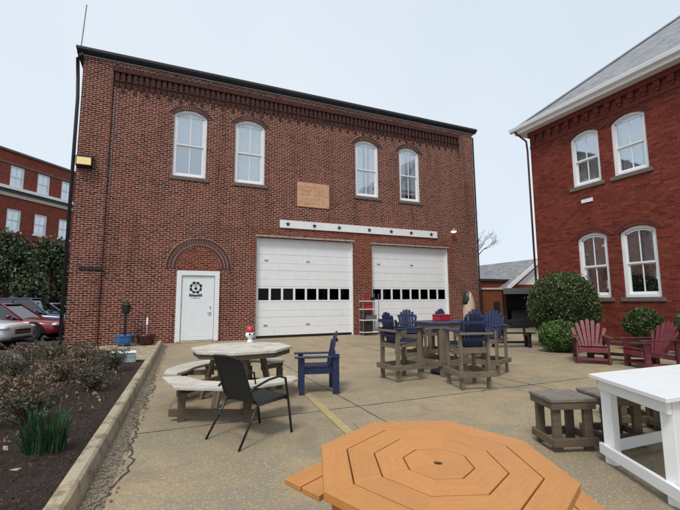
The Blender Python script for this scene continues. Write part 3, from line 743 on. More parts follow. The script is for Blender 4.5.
rf = MB(); rf.add([(x0, y0, ez + .1), (x0, L, ez + .1), (x0 + r_, L, ez + .1 + m_ * r_), (x0 + r_, y0 - r_, ez + .1 + m_ * r_), (x0 + 2 * r_, y0, ez + .1), (x0 + 2 * r_, L, ez + .1),
                   (x0, y0, ez), (x0, L, ez), (x0 + 2 * r_, y0, ez), (x0 + 2 * r_, L, ez)],
                  [(0, 1, 2, 3), (0, 3, 4), (4, 3, 2, 5), (0, 6, 7, 1), (0, 4, 8, 6), (6, 8, 9, 7), (4, 5, 9, 8), (1, 7, 9, 5, 2)])
rf.build('roof', 'slate', bB)
hp = MB(); a = Vector((x0 - .02, y0 + .02, ez + .10)); b = Vector((x0 + r_, y0 - r_, ez + .12 + m_ * r_)); hp.bar(a, b, .16, .05); hp.build('hip_cap', 'metal_grey', bB)
# dormer at right of view
dm = MB(); X_, Y_ = 17.42 - BX, -9.55 - BY0; zr = ez + .1 + m_ * (X_ - x0); Y_ -= .35
dm.prism([(Y_ - .4, zr - .1), (Y_ + .4, zr - .1), (Y_ + .4, zr + .22), (Y_, zr + .5), (Y_ - .4, zr + .22)], X_, X_ + 1.5, 'x')
dmo = dm.build('dormer', 'slate', bB)
MB().box(X_ - .03, X_ - .003, Y_ - .33, Y_ + .33, zr + .0, zr + .2).build('dormer_louvre', 'blackpaint', dmo)
mb = MB(); mb.bar((X_ - .08, Y_ - .5, zr + .18), (X_ - .08, Y_, zr + .54), .05, .14, (1, 0, 0)); mb.bar((X_ - .08, Y_ + .5, zr + .18), (X_ - .08, Y_, zr + .54), .05, .14, (1, 0, 0)); mb.build('dormer_trim', 'metal_grey', dmo)
MB().tube([(-ov - .05, .3, ez), (-ov - .02, .22, ez - .12), (-.1, .09, 7.7), (-.08, .07, 7.3), (-.08, .06, 0)], .036, 10).build('downpipe', plain('maroon_pipe', (.10, .022, .016), .5, .2, 5), bB, smooth=True)
MB().box(-.02, .01, -2.32, -1.92, 4.72, 4.84).build('vent', 'white', bB)
MB().box(-.05, .01, L, 0, 0, .55).build('plinth', 'brick_red', bB)

# ================================================================ FAR LEFT BUILDING
az = radians(39); dirF = Vector((sin(az), cos(az), 0)); 
bF = thing('office_block', 'three-storey red brick block with white sash windows far behind the parked cars', 'building', (-7.55, 25.07, 0), atan2(dirF.y, dirF.x))
PF = lambda u, z, d: (u, d, z)
fo = []
for kx in range(-6, 8):
    c = -1.56 + 2.2 * kx + .0
    for z in (10.8, 7.25, 3.7): fo.append((c - .56, c + .56, z, z + 1.78, 0))
w = MB(); wall_open(w, -16, 17, 0, 13.7, fo, PF, .25); w.build('wall', 'brick_far', bF)
MB().box(-16, -15.7, .25, 12, 0, 13.7).box(16.7, 17, .25, 12, 0, 13.7).each('side_wall', 'brick_far', bF)
MB().box(-16, 17, .0, 12, 13.7, 13.8).build('roof', 'metal_dark', bF)
MB().box(-16, 17, -.15, -.001, 13.62, 13.78).build('parapet_coping', 'stone', bF)
MB().box(-16, 17, -.08, -.001, 12.62, 12.75).build('string_course', 'stone', bF)
MB().box(-16, 17, -.35, -.001, 10.52, 10.76).build('cornice', 'white', bF)
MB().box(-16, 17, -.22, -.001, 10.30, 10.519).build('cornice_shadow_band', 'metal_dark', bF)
MB().box(-16, 17, -.12, -.001, 9.98, 10.299).build('stone_band', plain('cream_stone', (.50, .44, .36), .8, .15, 5), bF)
def placeF(o, cx, z0): o.location = (cx, 0, z0)
for i, o in enumerate(fo):
    if not (-4 < o[0] < 6): continue
    sash_window(bF, (o[0] + o[1]) / 2, o[2], 1.115, 1.775, 0, placeF, 'curtain', None, sillmat='white')

# ================================================================ BACKGROUND BETWEEN BUILDINGS
bh = thing('brick_annex', 'low brick annex with flat dark roof edge seen between the two brick buildings', 'building', (17.9, 3.2, 0))
MB().box(0, 9, 0, 4, 0, 2.62).build('wall', 'brick_far', bh)
MB().box(-.1, 9.1, -.12, 4.1, 2.62, 2.74).build('roof', 'metal_dark', bh)
bg_ = thing('gabled_shed', 'small brick shed with grey shingled gable roof and white bargeboard', 'building', (25.0, 3.0, 0))
MB().prism([(-2.6, 0), (2.6, 0), (2.6, 2.25), (0, 3.9), (-2.6, 2.25)], -.2, 7, 'y').build('wall', 'brick_far', bg_)
MB().prism([(-3.0, 2.06), (0, 3.97), (0, 4.09), (-3.05, 2.18)], -.5, 7.3, 'y').prism([(3.0, 2.06), (.001, 3.97), (.001, 4.09), (3.05, 2.18)], -.5, 7.3, 'y').build('roof', 'slate', bg_)
MB().bar((-3.05, -.53, 2.12), (0, -.53, 4.03), .05, .22).bar((3.05, -.53, 2.12), (0, -.53, 4.03), .05, .22).each('bargeboard', 'white', bg_)
MB().prism([(-1.9, 2.4), (1.9, 2.4), (0, 3.62)], -.23, -.2, 'y').build('gable_panel', 'white', bg_)
b2 = thing('grey_roof_house', 'low house with long grey roof rising behind the brick annex', 'building', (25.5, 10.5, 0))
MB().box(-3, 8, 0, 6, 0, 3.0).build('wall', 'brick_far', b2)
MB().prism([(-.4, 3.0), (6.4, 3.0), (3, 4.7)], -3.4, 8.4, 'x').build('roof', 'slate', b2)
wb = thing('timber_bin_store', 'orange-brown timber bin store with white top rail beside the brick corner', 'bin store', (18.35, .75, 0), radians(-12))
orw = wood('orange_stained_timber', (.15, .045, .020), (.26, .09, .04), .7)
mb = MB()
for k in range(7): mb.box(k * .2, k * .2 + .19, 0, .03, .05, 2.0)
mb.build('front_boards', orw, wb); MB().box(-.05, 1.45, -.06, .5, 2.001, 2.09).build('top_rail', 'offwhite', wb)
MB().box(.0, .03, .031, .9, .05, 2.0).box(1.36, 1.39, .031, .9, .05, 2.0).each('side_boards', orw, wb)
MB().box(.62, .95, -.04, -.003, .3, 1.35).build('hatch', 'dark', wb)
bs = thing('black_shelter', 'open-fronted black shelter with grey header standing beside the round shrub', 'shelter', (19.2, .1, 0), radians(-38))
MB().box(0, 2.9, 1.6, 1.65, .0, 1.95).box(0, .06, 0, 1.599, 0, 1.95).box(2.84, 2.9, 0, 1.599, 0, 1.95).build('panel', 'blackpaint', bs)
MB().box(-.05, 2.95, -.05, 1.7, 1.951, 2.0).box(-.05, 2.95, -.08, -.051, 1.75, 2.05).build('header', plain('grey_header', (.10, .11, .12), .6, .2, 5), bs)
MB().box(.4, 2.3, .6, 1.3, .0, .9).build('bin', 'dark', bs, bevel=.03)
MB().box(2.1, 2.16, -.0, .06, 0, 1.75).build('post', 'metal_dark', bs)

# ================================================================ TREES AND SHRUBS
def evergreen(x, y, h, r, label, seed):
    rn = random.Random(seed); t = thing('evergreen_tree', label, 'tree', (x, y, 0), 0, 'dark evergreens behind the parked cars')
    MB().tube([(0, 0, 0), (.05, 0, h * .5), (0, 0, h * .92)], .16, 8, .03).build('trunk', 'bark', t)
    pts = []; n = 9000
    cl = [(rn.uniform(0, 6.28), rn.uniform(.04, .95), rn.uniform(.25, .6)) for _ in range(80)]
    for _ in range(n):
        a, zz, s_ = rn.choice(cl); R_ = r * (1 - zz) ** .55 * (1 - .25 * (zz < .1)); rad = R_ * rn.uniform(.45, 1.08)
        pts.append((rad * cos(a) + rn.gauss(0, .28) * s_ * 1.6, rad * sin(a) + rn.gauss(0, .28) * s_ * 1.6, .3 + zz * (h - .4) + rn.gauss(0, .28)))
    mb = leaves(MB(), [p_ for p_ in pts if p_[2] > .1], .12, rn); mb.build('crown', 'lf_ever', t)
for i, (x, y, h, r, lb) in enumerate([(-9.2, 14, 5.6, 2.6, 'broad dark evergreen at the left edge behind the cars'), (-6.2, 15.5, 5.9, 2.5, 'dark evergreen second from the left edge, behind the blue car'),
                                      (-3.6, 14, 5.3, 2.2, 'dark evergreen third from the left, beside the brick corner'), (-1.4, 16.2, 5.4, 2.2, 'dark evergreen half hidden by the firehouse corner'), (-12.5, 17, 6.0, 2.8, 'tall dark evergreen beyond the left edge of the row')]):
    evergreen(x, y, h, r, lb, 20 + i)
def bare_tree(x, y, h, seed):
    rn = random.Random(seed); t = thing('bare_tree', 'leafless tree with fine branches beyond the annex roof', 'tree', (x, y, 0)); tr = MB(); br = MB()
    def grow(p, d, L_, r, lev):
        q = p; pts = [tuple(p)]
        for _ in range(4):
            d = (d + Vector((rn.gauss(0, .12), rn.gauss(0, .12), rn.gauss(0, .06) + .02))).normalized(); q = q + d * L_ / 4; pts.append(tuple(q))
        (tr if lev == 0 else br).tube(pts, r, 6 if lev < 2 else 4, r * .55)
        if lev < 5:
            for _ in range(3 if lev else 5):
                nd = (d + Vector((rn.gauss(0, .6), rn.gauss(0, .6), rn.gauss(.1, .35)))).normalized(); st = Vector(pts[rn.randint(2, 4)])
                grow(st, nd, L_ * rn.uniform(.55, .75), r * .5, lev + 1)
    grow(Vector((0, 0, 0)), Vector((0, 0, 1)), h * .38, .2, 0)
    tr.build('trunk', 'bark', t); br.build('branches', 'bark', t)
bare_tree(24.15, 8.1, 8.6, 4)
def shrub(name, x, y, rx, ry, rz_, zc_, n, size, mat, label, cat, seed, lump=.12):
    rn = random.Random(seed); t = thing(name, label, cat, (x, y, 0))
    st = MB()
    for k in range(7):
        a = k * .9; st.tube([(0, 0, 0), (cos(a) * rx * .3, sin(a) * ry * .3, zc_ * .6), (cos(a) * rx * .6, sin(a) * ry * .6, zc_ + rz_ * .3)], .03, 5, .01)
    st.build('stem', 'bark', t); pts = []
    ph = [rn.uniform(0, 6.28) for _ in range(6)]
    for _ in range(n):
        v = Vector((rn.gauss(0, 1), rn.gauss(0, 1), rn.gauss(0, 1))).normalized(); a = atan2(v.y, v.x)
        l = 1 + lump * (.5 * sin(3 * a + ph[0]) + .5 * sin(5 * v.z + ph[1] + 2 * a) + .4 * sin(9 * a + ph[2] + 7 * v.z)) ; q = l * (1 - abs(rn.gauss(0, .07)))
        if rn.random() < .05: q *= rn.uniform(1.02, 1.12)
        if sin(v.x * 7 + ph[3]) * sin(v.y * 6 + ph[4]) * sin(v.z * 8 + ph[5]) > .55 and rn.random() < .7: continue
        z = zc_ + v.z * rz_ * q
        if z > .03: pts.append((v.x * rx * q, v.y * ry * q, z))
    pass
    mb = leaves(MB(), pts, size, rn, ratio=.6); mb.build('foliage', mat, t)
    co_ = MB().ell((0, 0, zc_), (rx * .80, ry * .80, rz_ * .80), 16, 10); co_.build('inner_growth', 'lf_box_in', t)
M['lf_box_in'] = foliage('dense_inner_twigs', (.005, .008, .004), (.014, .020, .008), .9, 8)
shrub('round_shrub', 14.25, -7.05, 1.04, 1.0, 1.04, 1.24, 15000, .034, 'lf_box', 'big clipped round evergreen shrub against the red brick hall', 'shrub', 1, .04)
shrub('feathery_shrub', 13.1, -7.75, .55, .5, .42, .42, 5200, .034, 'lf_fine', 'small feathery bright green shrub in front of the big round one', 'shrub', 2, .14)
shrub('boxwood', 15.25, -8.72, .50, .46, .44, .76, 6000, .03, 'lf_box', 'mid-sized clipped boxwood under the window, between the two burgundy chairs', 'shrub', 3, .08)
shrub('boxwood', 15.2, -9.95, .46, .45, .42, .70, 4500, .03, 'lf_box', 'clipped boxwood cut by the right edge, behind the right burgundy chair', 'shrub', 4, .08)

# rose bushes in the bed: canes with dry leaves
def rose(x, y, r, h, seed, label, mats):
    rn = random.Random(seed); t = thing('rose_bush', label, 'bush', (x, y, .06), 0, 'dormant rose bushes in the mulch bed'); st = MB(); pts = []
    for k in range(34):
        a = rn.uniform(0, 6.28); sp = rn.uniform(.2, 1); tip = Vector((cos(a) * r * sp, sin(a) * r * sp, h * rn.uniform(.5, 1.0)))
        midp = Vector((tip.x * .4, tip.y * .4, tip.z * .6)) + Vector((rn.gauss(0, .03), rn.gauss(0, .03), 0)); st.tube([(cos(a) * .03, sin(a) * .03, 0), midp, tip], .006, 4, .0025)
        for _ in range(3):
            q = midp.lerp(tip, rn.random()); e = q + Vector((rn.gauss(0, .1), rn.gauss(0, .1), rn.uniform(-.02, .1))); st.tube([q, e], .003, 3, .002)
            for _ in range(8): pts.append(tuple(q.lerp(e, rn.random()) + Vector((rn.gauss(0, .025), rn.gauss(0, .025), rn.gauss(0, .02)))))
        for _ in range(9): pts.append(tuple(midp.lerp(tip, rn.random()) + Vector((rn.gauss(0, .03), rn.gauss(0, .03), rn.gauss(0, .02)))))
    st.build('canes', 'twig', t); leaves(MB(), pts[::2], .026, rn, .2, .5).build('leaves', mats[0], t); leaves(MB(), pts[1::2], .022, rn, .2, .5).build('leaves', mats[1], t)
RL = [(.85, -10.75, .42, .40, 'olive-leaved rose bush immediately left of the iris clump, nearest us'), (.15, -10.5, .5, .48, 'olive-leaved rose bush low at the left edge of the view'), (2.0, -6.3, .38, .42, 'dry pinkish rose bush beside the pale blue cooler'), (1.4, -5.6, .5, .5, 'dry rose bush with pale leaves, just left of the cooler'), (.75, -5.0, .5, .55, 'dry rose bush below the left brick corner'),
      (1.35, -7.2, .5, .45, 'low reddish rose bush in the middle of the bed'), (.6, -6.8, .5, .5, 'spreading rose bush in mid bed with brown leaves'), (-.1, -6.2, .5, .5, 'rose bush in front of the silver car nose'),
      (1.95, -8.1, .36, .34, 'low red-leaved rose bush near the kerb'), (1.2, -8.8, .48, .45, 'dark leafy rose bush beyond the iris clump'), (.5, -8.4, .5, .5, 'wide dry rose bush left of mid bed'),
      (.75, -10.0, .42, .42, 'rose bush left of the iris clump'), (.1, -9.4, .5, .5, 'rose bush at the left edge of the view'), (-.6, -7.6, .5, .5, 'rose bush by the car park at the far left edge'),
      (1.55, -9.9, .36, .36, 'small rose bush just behind the iris clump'), (.2, -4.2, .5, .5, 'rose bush in front of the firehouse corner'), (1.15, -4.0, .45, .45, 'rose bush close to the brick wall'), (-.7, -5.0, .5, .5, 'rose bush under the silver car bumper')]
for i, (x, y, r, h, lb) in enumerate(RL): rose(x, y, r, h, 40 + i, lb, ('lf_rose', 'lf_rose_g') if i % 2 else ('lf_rose_g', 'lf_rose_g'))
# iris clump
t = thing('iris_clump', 'clump of upright dark green sword leaves in the mulch beside the kerb', 'plant', (2.0, -11.0, .05)); mb = MB(); rn = random.Random(2)
for _ in range(190):
    a = rn.uniform(0, 6.28); R_ = sqrt(rn.random()) * .17; x, y = cos(a) * R_, sin(a) * R_; h = rn.uniform(.22, .50); le = rn.uniform(.05, .55); w_ = rn.uniform(.006, .011)
    ta = rn.uniform(0, 6.28); dx, dy = cos(ta) * w_, sin(ta) * w_; lx, ly = x / .3 * le * .5 + rn.gauss(0, .03), y / .3 * le * .5 + rn.gauss(0, .03)
    vs = []; 
    for s_, ww in ((0, 1), (.45, 1), (.8, .7), (1, .05)):
        px_, py_, pz_ = x + lx * s_ ** 2, y + ly * s_ ** 2, h * (s_ - .12 * s_ ** 4)
        vs += [(px_ - dx * ww, py_ - dy * ww, pz_), (px_ + dx * ww, py_ + dy * ww, pz_)]
    mb.add(vs, [(0, 1, 3, 2), (2, 3, 5, 4), (4, 5, 7, 6)])
mb.build('blades', 'lf_iris', t)

# ================================================================ FURNITURE
def octo(R_, ph, n=8): return [(R_ * cos(ph + 2 * pi * k / n), R_ * sin(ph + 2 * pi * k / n)) for k in range(n)]
def ring_boards(Rs, ph, z0, z1, gap, n=8, hole=.02):
    """concentric mitred boards: each ring one band, boards split at the mitres by hairline gaps"""
    mb = MB()
    for r0, r1 in Rs:
        for k in range(n):
            a0 = ph + 2 * pi * k / n; a1 = ph + 2 * pi * (k + 1) / n
            p = [Vector((r_ * cos(a_), r_ * sin(a_))) for r_, a_ in ((r0, a0), (r1, a0), (r1, a1), (r0, a1))]
            c = sum(p, Vector((0, 0))) / 4; t_ = Vector((cos((a0 + a1) / 2), sin((a0 + a1) / 2))); u_ = Vector((-t_.y, t_.x))
            q = []
            for v_ in p:
                s_ = (v_ - c).dot(u_); q.append(v_ - u_ * (.0006 if s_ > 0 else -.0006))
            mb.prism([tuple(v_) for v_ in q], z0, z1)
    return mb
def ring_full(Rs, ph, z0, z1, n=8):
    mb = MB()
    for i, (r0, r1) in enumerate(Rs):
        mb.ring([(r1 * cos(ph + 2 * pi * k / n), r1 * sin(ph + 2 * pi * k / n)) for k in range(n)],
                [(r0 * cos(ph + 2 * pi * k / n), r0 * sin(ph + 2 * pi * k / n)) for k in range(n)], z0, z1, 'z')
    return mb
def bench_ring(apo0, apo1, bend, half0, half1, z0, z1, gap=.008):
    """two-board bench bent at a mitre on direction `bend`; each wing runs to the given lateral"""
    mb = MB(); am = (apo0 + apo1) / 2
    for a0, a1 in ((apo0, am - gap / 2), (am + gap / 2, apo1)):
        for sgn, hl in ((1, half1), (-1, half0)):
            nrm = bend + sgn * pi / 8; N_ = Vector((cos(nrm), sin(nrm))); T_ = Vector((-N_.y, N_.x)) * sgn
            pts = [N_ * a0 - T_ * (a0 * math.tan(pi / 8) - .0005), N_ * a1 - T_ * (a1 * math.tan(pi / 8) - .0005), N_ * a1 + T_ * hl, N_ * a0 + T_ * hl]
            mb.prism([tuple(q) for q in pts], z0, z1)
    return mb
# --- orange octagonal picnic table (foreground)
ot = thing('octagonal_picnic_table', 'orange cedar-toned octagonal picnic table with bent benches in the foreground', 'picnic table', (4.063, -14.143, 0))
ot.rotation_euler = (radians(3.2), radians(-.5), 0)
ot.location[2] = .0
ph = radians(2.9); b_ = .142 / cos(pi / 8)
R8 = .530
Rs = [(.0195, .1445), (.1505, .2745), (.2805, .4015), (.4075, R8)]
ring_full(Rs, ph, .725, .76).build('tabletop', 'orange', ot, bevel=.003)
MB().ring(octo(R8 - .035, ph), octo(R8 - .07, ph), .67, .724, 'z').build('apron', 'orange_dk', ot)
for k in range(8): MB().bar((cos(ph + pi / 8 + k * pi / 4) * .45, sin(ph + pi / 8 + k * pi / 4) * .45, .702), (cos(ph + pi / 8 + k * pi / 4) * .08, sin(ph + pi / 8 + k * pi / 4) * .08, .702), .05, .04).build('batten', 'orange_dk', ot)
mb = MB()
MB().lathe([(.019, .70), (.019, .752)], 0, 0, 16).build('hole_shade_disc', 'blackpaint', ot)  # black disc stands in for the shade inside the centre hole
for kb in range(4):
    bend = ph + pi / 2 + kb * pi / 2 + 0
    b = bench_ring(.60, .86, bend, .02, .10, .42, .452); b.build('bench', 'orange', ot, bevel=.004)
    for s_ in (-.18, .18):
        a = bend + s_; c_, q_ = cos(a), sin(a)
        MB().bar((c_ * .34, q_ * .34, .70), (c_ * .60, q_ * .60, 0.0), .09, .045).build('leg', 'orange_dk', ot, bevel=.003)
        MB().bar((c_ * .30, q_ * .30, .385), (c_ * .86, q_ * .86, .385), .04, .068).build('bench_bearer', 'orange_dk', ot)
# --- weathered white octagonal picnic table
wt = thing('octagonal_picnic_table', 'weathered white octagonal picnic table on taupe legs near the white door', 'picnic table', (4.07, -9.38, 0))
ph = radians(264 - 22.5 + 11); Rw = .76
ring_full([(.03, .21), (.216, .395), (.401, .58), (.586, Rw)], ph, .725, .762).build('tabletop', 'offwhite_b', wt, bevel=.004)
MB().ring(octo(Rw - .04, ph), octo(Rw - .085, ph), .655, .724, 'z').build('apron', 'taupe_dark', wt)
C_ = Vector((4.07, -9.38))
BN = [([(2.97, -9.72), (3.10, -10.50), (3.61, -10.80), (4.06, -10.82), (4.47, -10.71), (4.58, -10.59), (4.59, -10.41), (4.31, -10.33), (4.02, -10.46), (3.67, -10.40), (3.43, -10.21), (3.26, -9.80)], 244, 1.22),
      ([(2.99, -9.40), (3.16, -9.52), (3.30, -9.32), (3.42, -9.05), (3.62, -8.80), (3.86, -8.62), (3.74, -8.34), (3.42, -8.46), (3.16, -8.80), (3.02, -9.10)], 138, .86),
      ([(4.14, -8.70), (4.42, -8.80), (4.60, -9.02), (4.84, -9.00), (4.86, -8.80), (4.70, -8.55), (4.50, -8.38), (4.16, -8.36)], 52, .84)]
for pts_, dg, rb_ in BN:
    MB().prism([(x - C_.x, y - C_.y) for x, y in pts_], .425, .462).build('bench', 'offwhite_b', wt, bevel=.006)
    a = radians(dg)
    for s_ in (-.34, .34):
        c_, q_ = cos(a + s_), sin(a + s_)
        MB().bar((c_ * .40, q_ * .40, .70), (c_ * .60, q_ * .60, .0), .10, .05).build('leg', 'taupe', wt, bevel=.003)
        MB().bar((c_ * rb_, q_ * rb_, .345), (c_ * rb_, q_ * rb_, .0), .09, .09).build('leg', 'taupe_dark', wt, bevel=.003)
        MB().bar((c_ * .42, q_ * .42, .388), (c_ * (rb_ + .06), q_ * (rb_ + .06), .388), .04, .072).build('bench_bearer', 'taupe_dark', wt)
    p0, p1 = (cos(a - .45) * (rb_ + .065), sin(a - .45) * (rb_ + .065), .10), (cos(a + .45) * (rb_ + .065), sin(a + .45) * (rb_ + .065), .10)
    MB().bar(p0, p1, .03, .09).build('base_rail', 'taupe_dark', wt, bevel=.003)
# figurine on that table
fg = thing('figurine', 'white ceramic bird figurine with red hat on the weathered white table', 'figurine', (4.30, -8.80, .762), radians(15))
MB().lathe([(.055, 0), (.05, .02), (.035, .05), (.04, .08)], 0, 0, 16).build('base', 'white', fg, smooth=True)
MB().ell((0, 0, .13), (.082, .07, .065)).build('head', 'white', fg, smooth=True)
MB().ell((-.035, -.058, .14), (.018, .014, .02)).ell((.035, -.058, .14), (.018, .014, .02)).each('eye', 'blackpaint', fg)
MB().ell((0, -.07, .115), (.02, .03, .014)).build('beak', plain('teal_glaze', (.12, .35, .36), .3, .1, 9), fg)
MB().lathe([(.065, .175), (.06, .2), (.05, .265), (.02, .27)], -.005, 0, 14).build('hat', plain('bright_red_glaze', (.50, .02, .03), .35, .1, 9), fg, smooth=True)

# --- black sling chair (models face local -y)
def blackchair(loc, rz):
    t = thing('sling_chair', 'black steel garden chair with dark mesh sling seen from behind', 'chair', loc, rz); w_ = .27
    # back posts rise from front legs' seat rails
    mb = MB()
    def rail(s_): return [(s_ * w_, -.30, 0), (s_ * w_, -.27, .22), (s_ * w_, -.24, .42), (s_ * w_, -.20, .64), (s_ * (w_ + .01), -.10, .675), (s_ * (w_ + .01), .05, .66), (s_ * w_, .24, .60), (s_ * w_, .285, .56)]
    for s_ in (-1, 1): MB().tube(rail(s_), .0135, 8).build('arm_and_front_leg', 'black_tube', t, smooth=True)
    for s_ in (-1, 1): MB().tube([(s_ * (w_ - .01), -.235, .42), (s_ * (w_ - .01), .18, .40), (s_ * (w_ + .01), .42, 0.0)], .0125, 8).build('rear_leg', 'black_tube', t, smooth=True)
    for s_ in (-1, 1): MB().tube([(s_ * .235, -.24, .43), (s_ * .235, .16, .40), (s_ * .235, .23, .48), (s_ * .23, .36, .86), (s_ * .20, .40, .93)], .012, 8).build('back_post', 'black_tube', t, smooth=True)
    MB().tube([(-.20, .40, .93), (0, .405, .94), (.20, .40, .93)], .012, 8).build('top_rail', 'black_tube', t)
    sg_ = MB(); pr = [(-.24, .445), (-.1, .415), (.05, .40), (.15, .402), (.205, .44), (.24, .53), (.30, .70), (.36, .86), (.40, .925)]
    for (y0, z0), (y1, z1) in zip(pr, pr[1:]):
        sg_.add([(-.228, y0, z0), (.228, y0, z0), (.228, y1, z1), (-.228, y1, z1), (-.228, y0 + .004, z0 - .004), (.228, y0 + .004, z0 - .004), (.228, y1 + .004, z1 - .004), (-.228, y1 + .004, z1 - .004)], [(0, 1, 2, 3), (7, 6, 5, 4), (0, 4, 5, 1), (2, 6, 7, 3), (0, 3, 7, 4), (1, 5, 6, 2)])
    sg_.build('sling', 'black_mesh', t, smooth=False)
    MB().tube([(-.26, -.235, .40), (.26, -.235, .40)], .01, 6).tube([(-.27, .28, .25), (.27, .28, .25)], .009, 6).each('crossbar', 'black_tube', t)
    return t
blackchair((3.92, -11.10, 0), face_rz(.86, .45)).scale = (1, 1, .94)

def fan_back(t, mat, zs, L_, y0, lean, n=7, wb=.42, wt=.60, sw=.072, crown=.10, taper=.75, th=.02):
    """fan of rounded slats rising from (y0,zs); leans toward +y"""
    dy, dz = sin(lean), cos(lean)
    for k in range(n):
        u = (k / (n - 1) - .5) * 2; l = L_ - crown * u * u * 1.6; xb, xt = u * (wb - sw) / 2, u * (wt - sw) / 2
        w0, w1 = sw * taper, sw; pl = [(xb - w0 / 2, 0), (xb + w0 / 2, 0)]
        for a in (0, .25, .5, .75, 1): pl.append((xt + w1 / 2 * cos(pi * a), l - w1 * .42 + w1 * .42 * sin(pi * a)))
        cv = .02 * (u * u)   # dished back
        vs = []
        for off in (0, th):
            for x, s_ in pl: vs.append((x, y0 + s_ * dy + off * dz - cv * 1.5, zs + s_ * dz - off * dy))
        m_ = len(pl); mb = MB().add(vs, [tuple(range(m_))[::-1], tuple(range(m_, 2 * m_))] + [(i, (i + 1) % m_, m_ + (i + 1) % m_, m_ + i) for i in range(m_)])
        mb.build('back_slat', mat, t, bevel=.003)
# --- tall balcony chair
def balcony(loc, rz, label):
    t = thing('balcony_chair', label, 'tall chair', loc, rz, 'tall navy and taupe chairs around the high table'); W_ = .27; D = .27
    for sx in (-1, 1):
        MB().box(sx * W_ - .022 * 1, sx * W_ + .022, -D - .045, -D + .045, 0, .915).build('leg', 'taupe', t, bevel=.004)
        MB().box(sx * W_ - .022, sx * W_ + .022, D - .045, D + .045, 0, .915).build('leg', 'taupe', t, bevel=.004)
        MB().bar((sx * (W_ + .01), -D - .09, .93), (sx * (W_ + .01), D + .07, .93), .115, .028).build('arm', 'navy', t, bevel=.006)
        MB().box(sx * (W_ - .045) - .02, sx * (W_ - .045) + .02, -D, D, .60, .69).build('seat_rail', 'taupe', t)
        MB().box(sx * (W_ + .0435) - .02, sx * (W_ + .0435) + .02, -D - .06, D + .06, .20, .29).each('foot_rail', 'taupe', t, bevel=.003)
    MB().bar((-W_ - .05, D + .10, .90), (W_ + .05, D + .10, .90), .09, .035).build('back_rail', 'taupe', t, bevel=.004)
    MB().box(-W_ - .08, W_ + .08, -D - .10, -D - .062, .20, .29).box(-W_ - .08, W_ + .08, D + .062, D + .10, .20, .29).each('foot_rail', 'taupe', t, bevel=.003)
    MB().box(-W_ + .023, W_ - .023, -D - .02, -D + .02, .60, .69).box(-W_ + .023, W_ - .023, D - .02, D + .02, .58, .67).each('cross_rail', 'taupe', t)
    for k in range(6):
        y = -D - .03 + k * .085; z = .70 - .012 * k + .01 * (k == 0); MB().box(-W_ + .023, W_ - .023, y, y + .076, z, z + .022).build('seat_slat', 'navy', t, bevel=.004)
    fan_back(t, 'navy', .66, .60, D - .06, radians(13), 7, .40, .54, .07, .09)
    MB().bar((-.23, D + .03, .80), (.23, D + .03, .80), .03, .06).bar((-.25, D + .10, 1.08), (.25, D + .10, 1.08), .03, .05).each('back_brace', 'navy', t)
    t.scale = (.88, .92, 1.0)
    return t
TC = (8.12, -8.95)
ch = balcony((7.05, -9.12, 0), face_rz(.97, .1), 'tall navy chair left of the high table, turned side-on, nearest the blue low chair')
def bal(x, y, fx, fy, lb): return dup(ch, (x, y, 0), face_rz(fx, fy), lb)
bal(7.72, -10.16, .25, .95, 'nearest tall navy chair, its back to us with a taupe back rail')
bal(8.24, -7.70, -.25, -1, 'tall navy chair with rounded back on the far left of the high table')
bal(8.98, -9.36, -.75, -.35, 'tall navy chair right of the high table, its fan back facing us')
bal(9.0, -7.42, -.98, -.05, 'tall chair at the far side of the high table beside the red cooler')
bal(9.55, -8.15, -1, -.35, 'tall chair on the far right of the high table in front of the clay chiminea')
# --- high table
ht = thing('high_table', 'high round navy-topped table on taupe legs in the middle of the patio', 'table', (TC[0], TC[1], 0), radians(10))
ring_full([(.03, .15), (.156, .28), (.286, .41), (.416, .54)], radians(15), .985, 1.02).build('tabletop', 'navy_b', ht, bevel=.004)
MB().ring(octo(.50, radians(15)), octo(.46, radians(15)), .90, .984, 'z').build('apron', 'taupe', ht)
for sx in (-1, 1):
    for sy in (-1, 1):
        MB().box(sx * .3 - .045, sx * .3 + .045, sy * .3 - .045, sy * .3 + .045, 0, .9).build('leg', 'taupe', ht, bevel=.004)
mb = MB(); mb.box(-.36, .36, -.385, -.347, .20, .30).box(-.36, .36, .347, .385, .20, .30).box(-.385, -.347, -.345, .345, .20, .30).box(.347, .385, -.345, .345, .20, .30); mb.each('foot_rail', 'taupe', ht, bevel=.003)
MB().lathe([(.24, 0), (.24, .05), (.10, .08), (.04, .10), (.04, .3)], 0, 0, 20).build('parasol_base', 'blackpaint', ht, smooth=True)
cl = thing('cooler', 'red lidded cooler box on the far side of the high table', 'cooler', (8.38, -8.65, 1.02), radians(8))
MB().box(-.17, .17, -.1, .1, 0, .09).build('body', plain('red_plastic', (.42, .02, .035), .4, .1, 5), cl, bevel=.01)
MB().box(-.175, .175, -.105, .105, .092, .125).build('lid', plain('dark_red_plastic', (.30, .02, .03), .4, .1, 5), cl, bevel=.01)
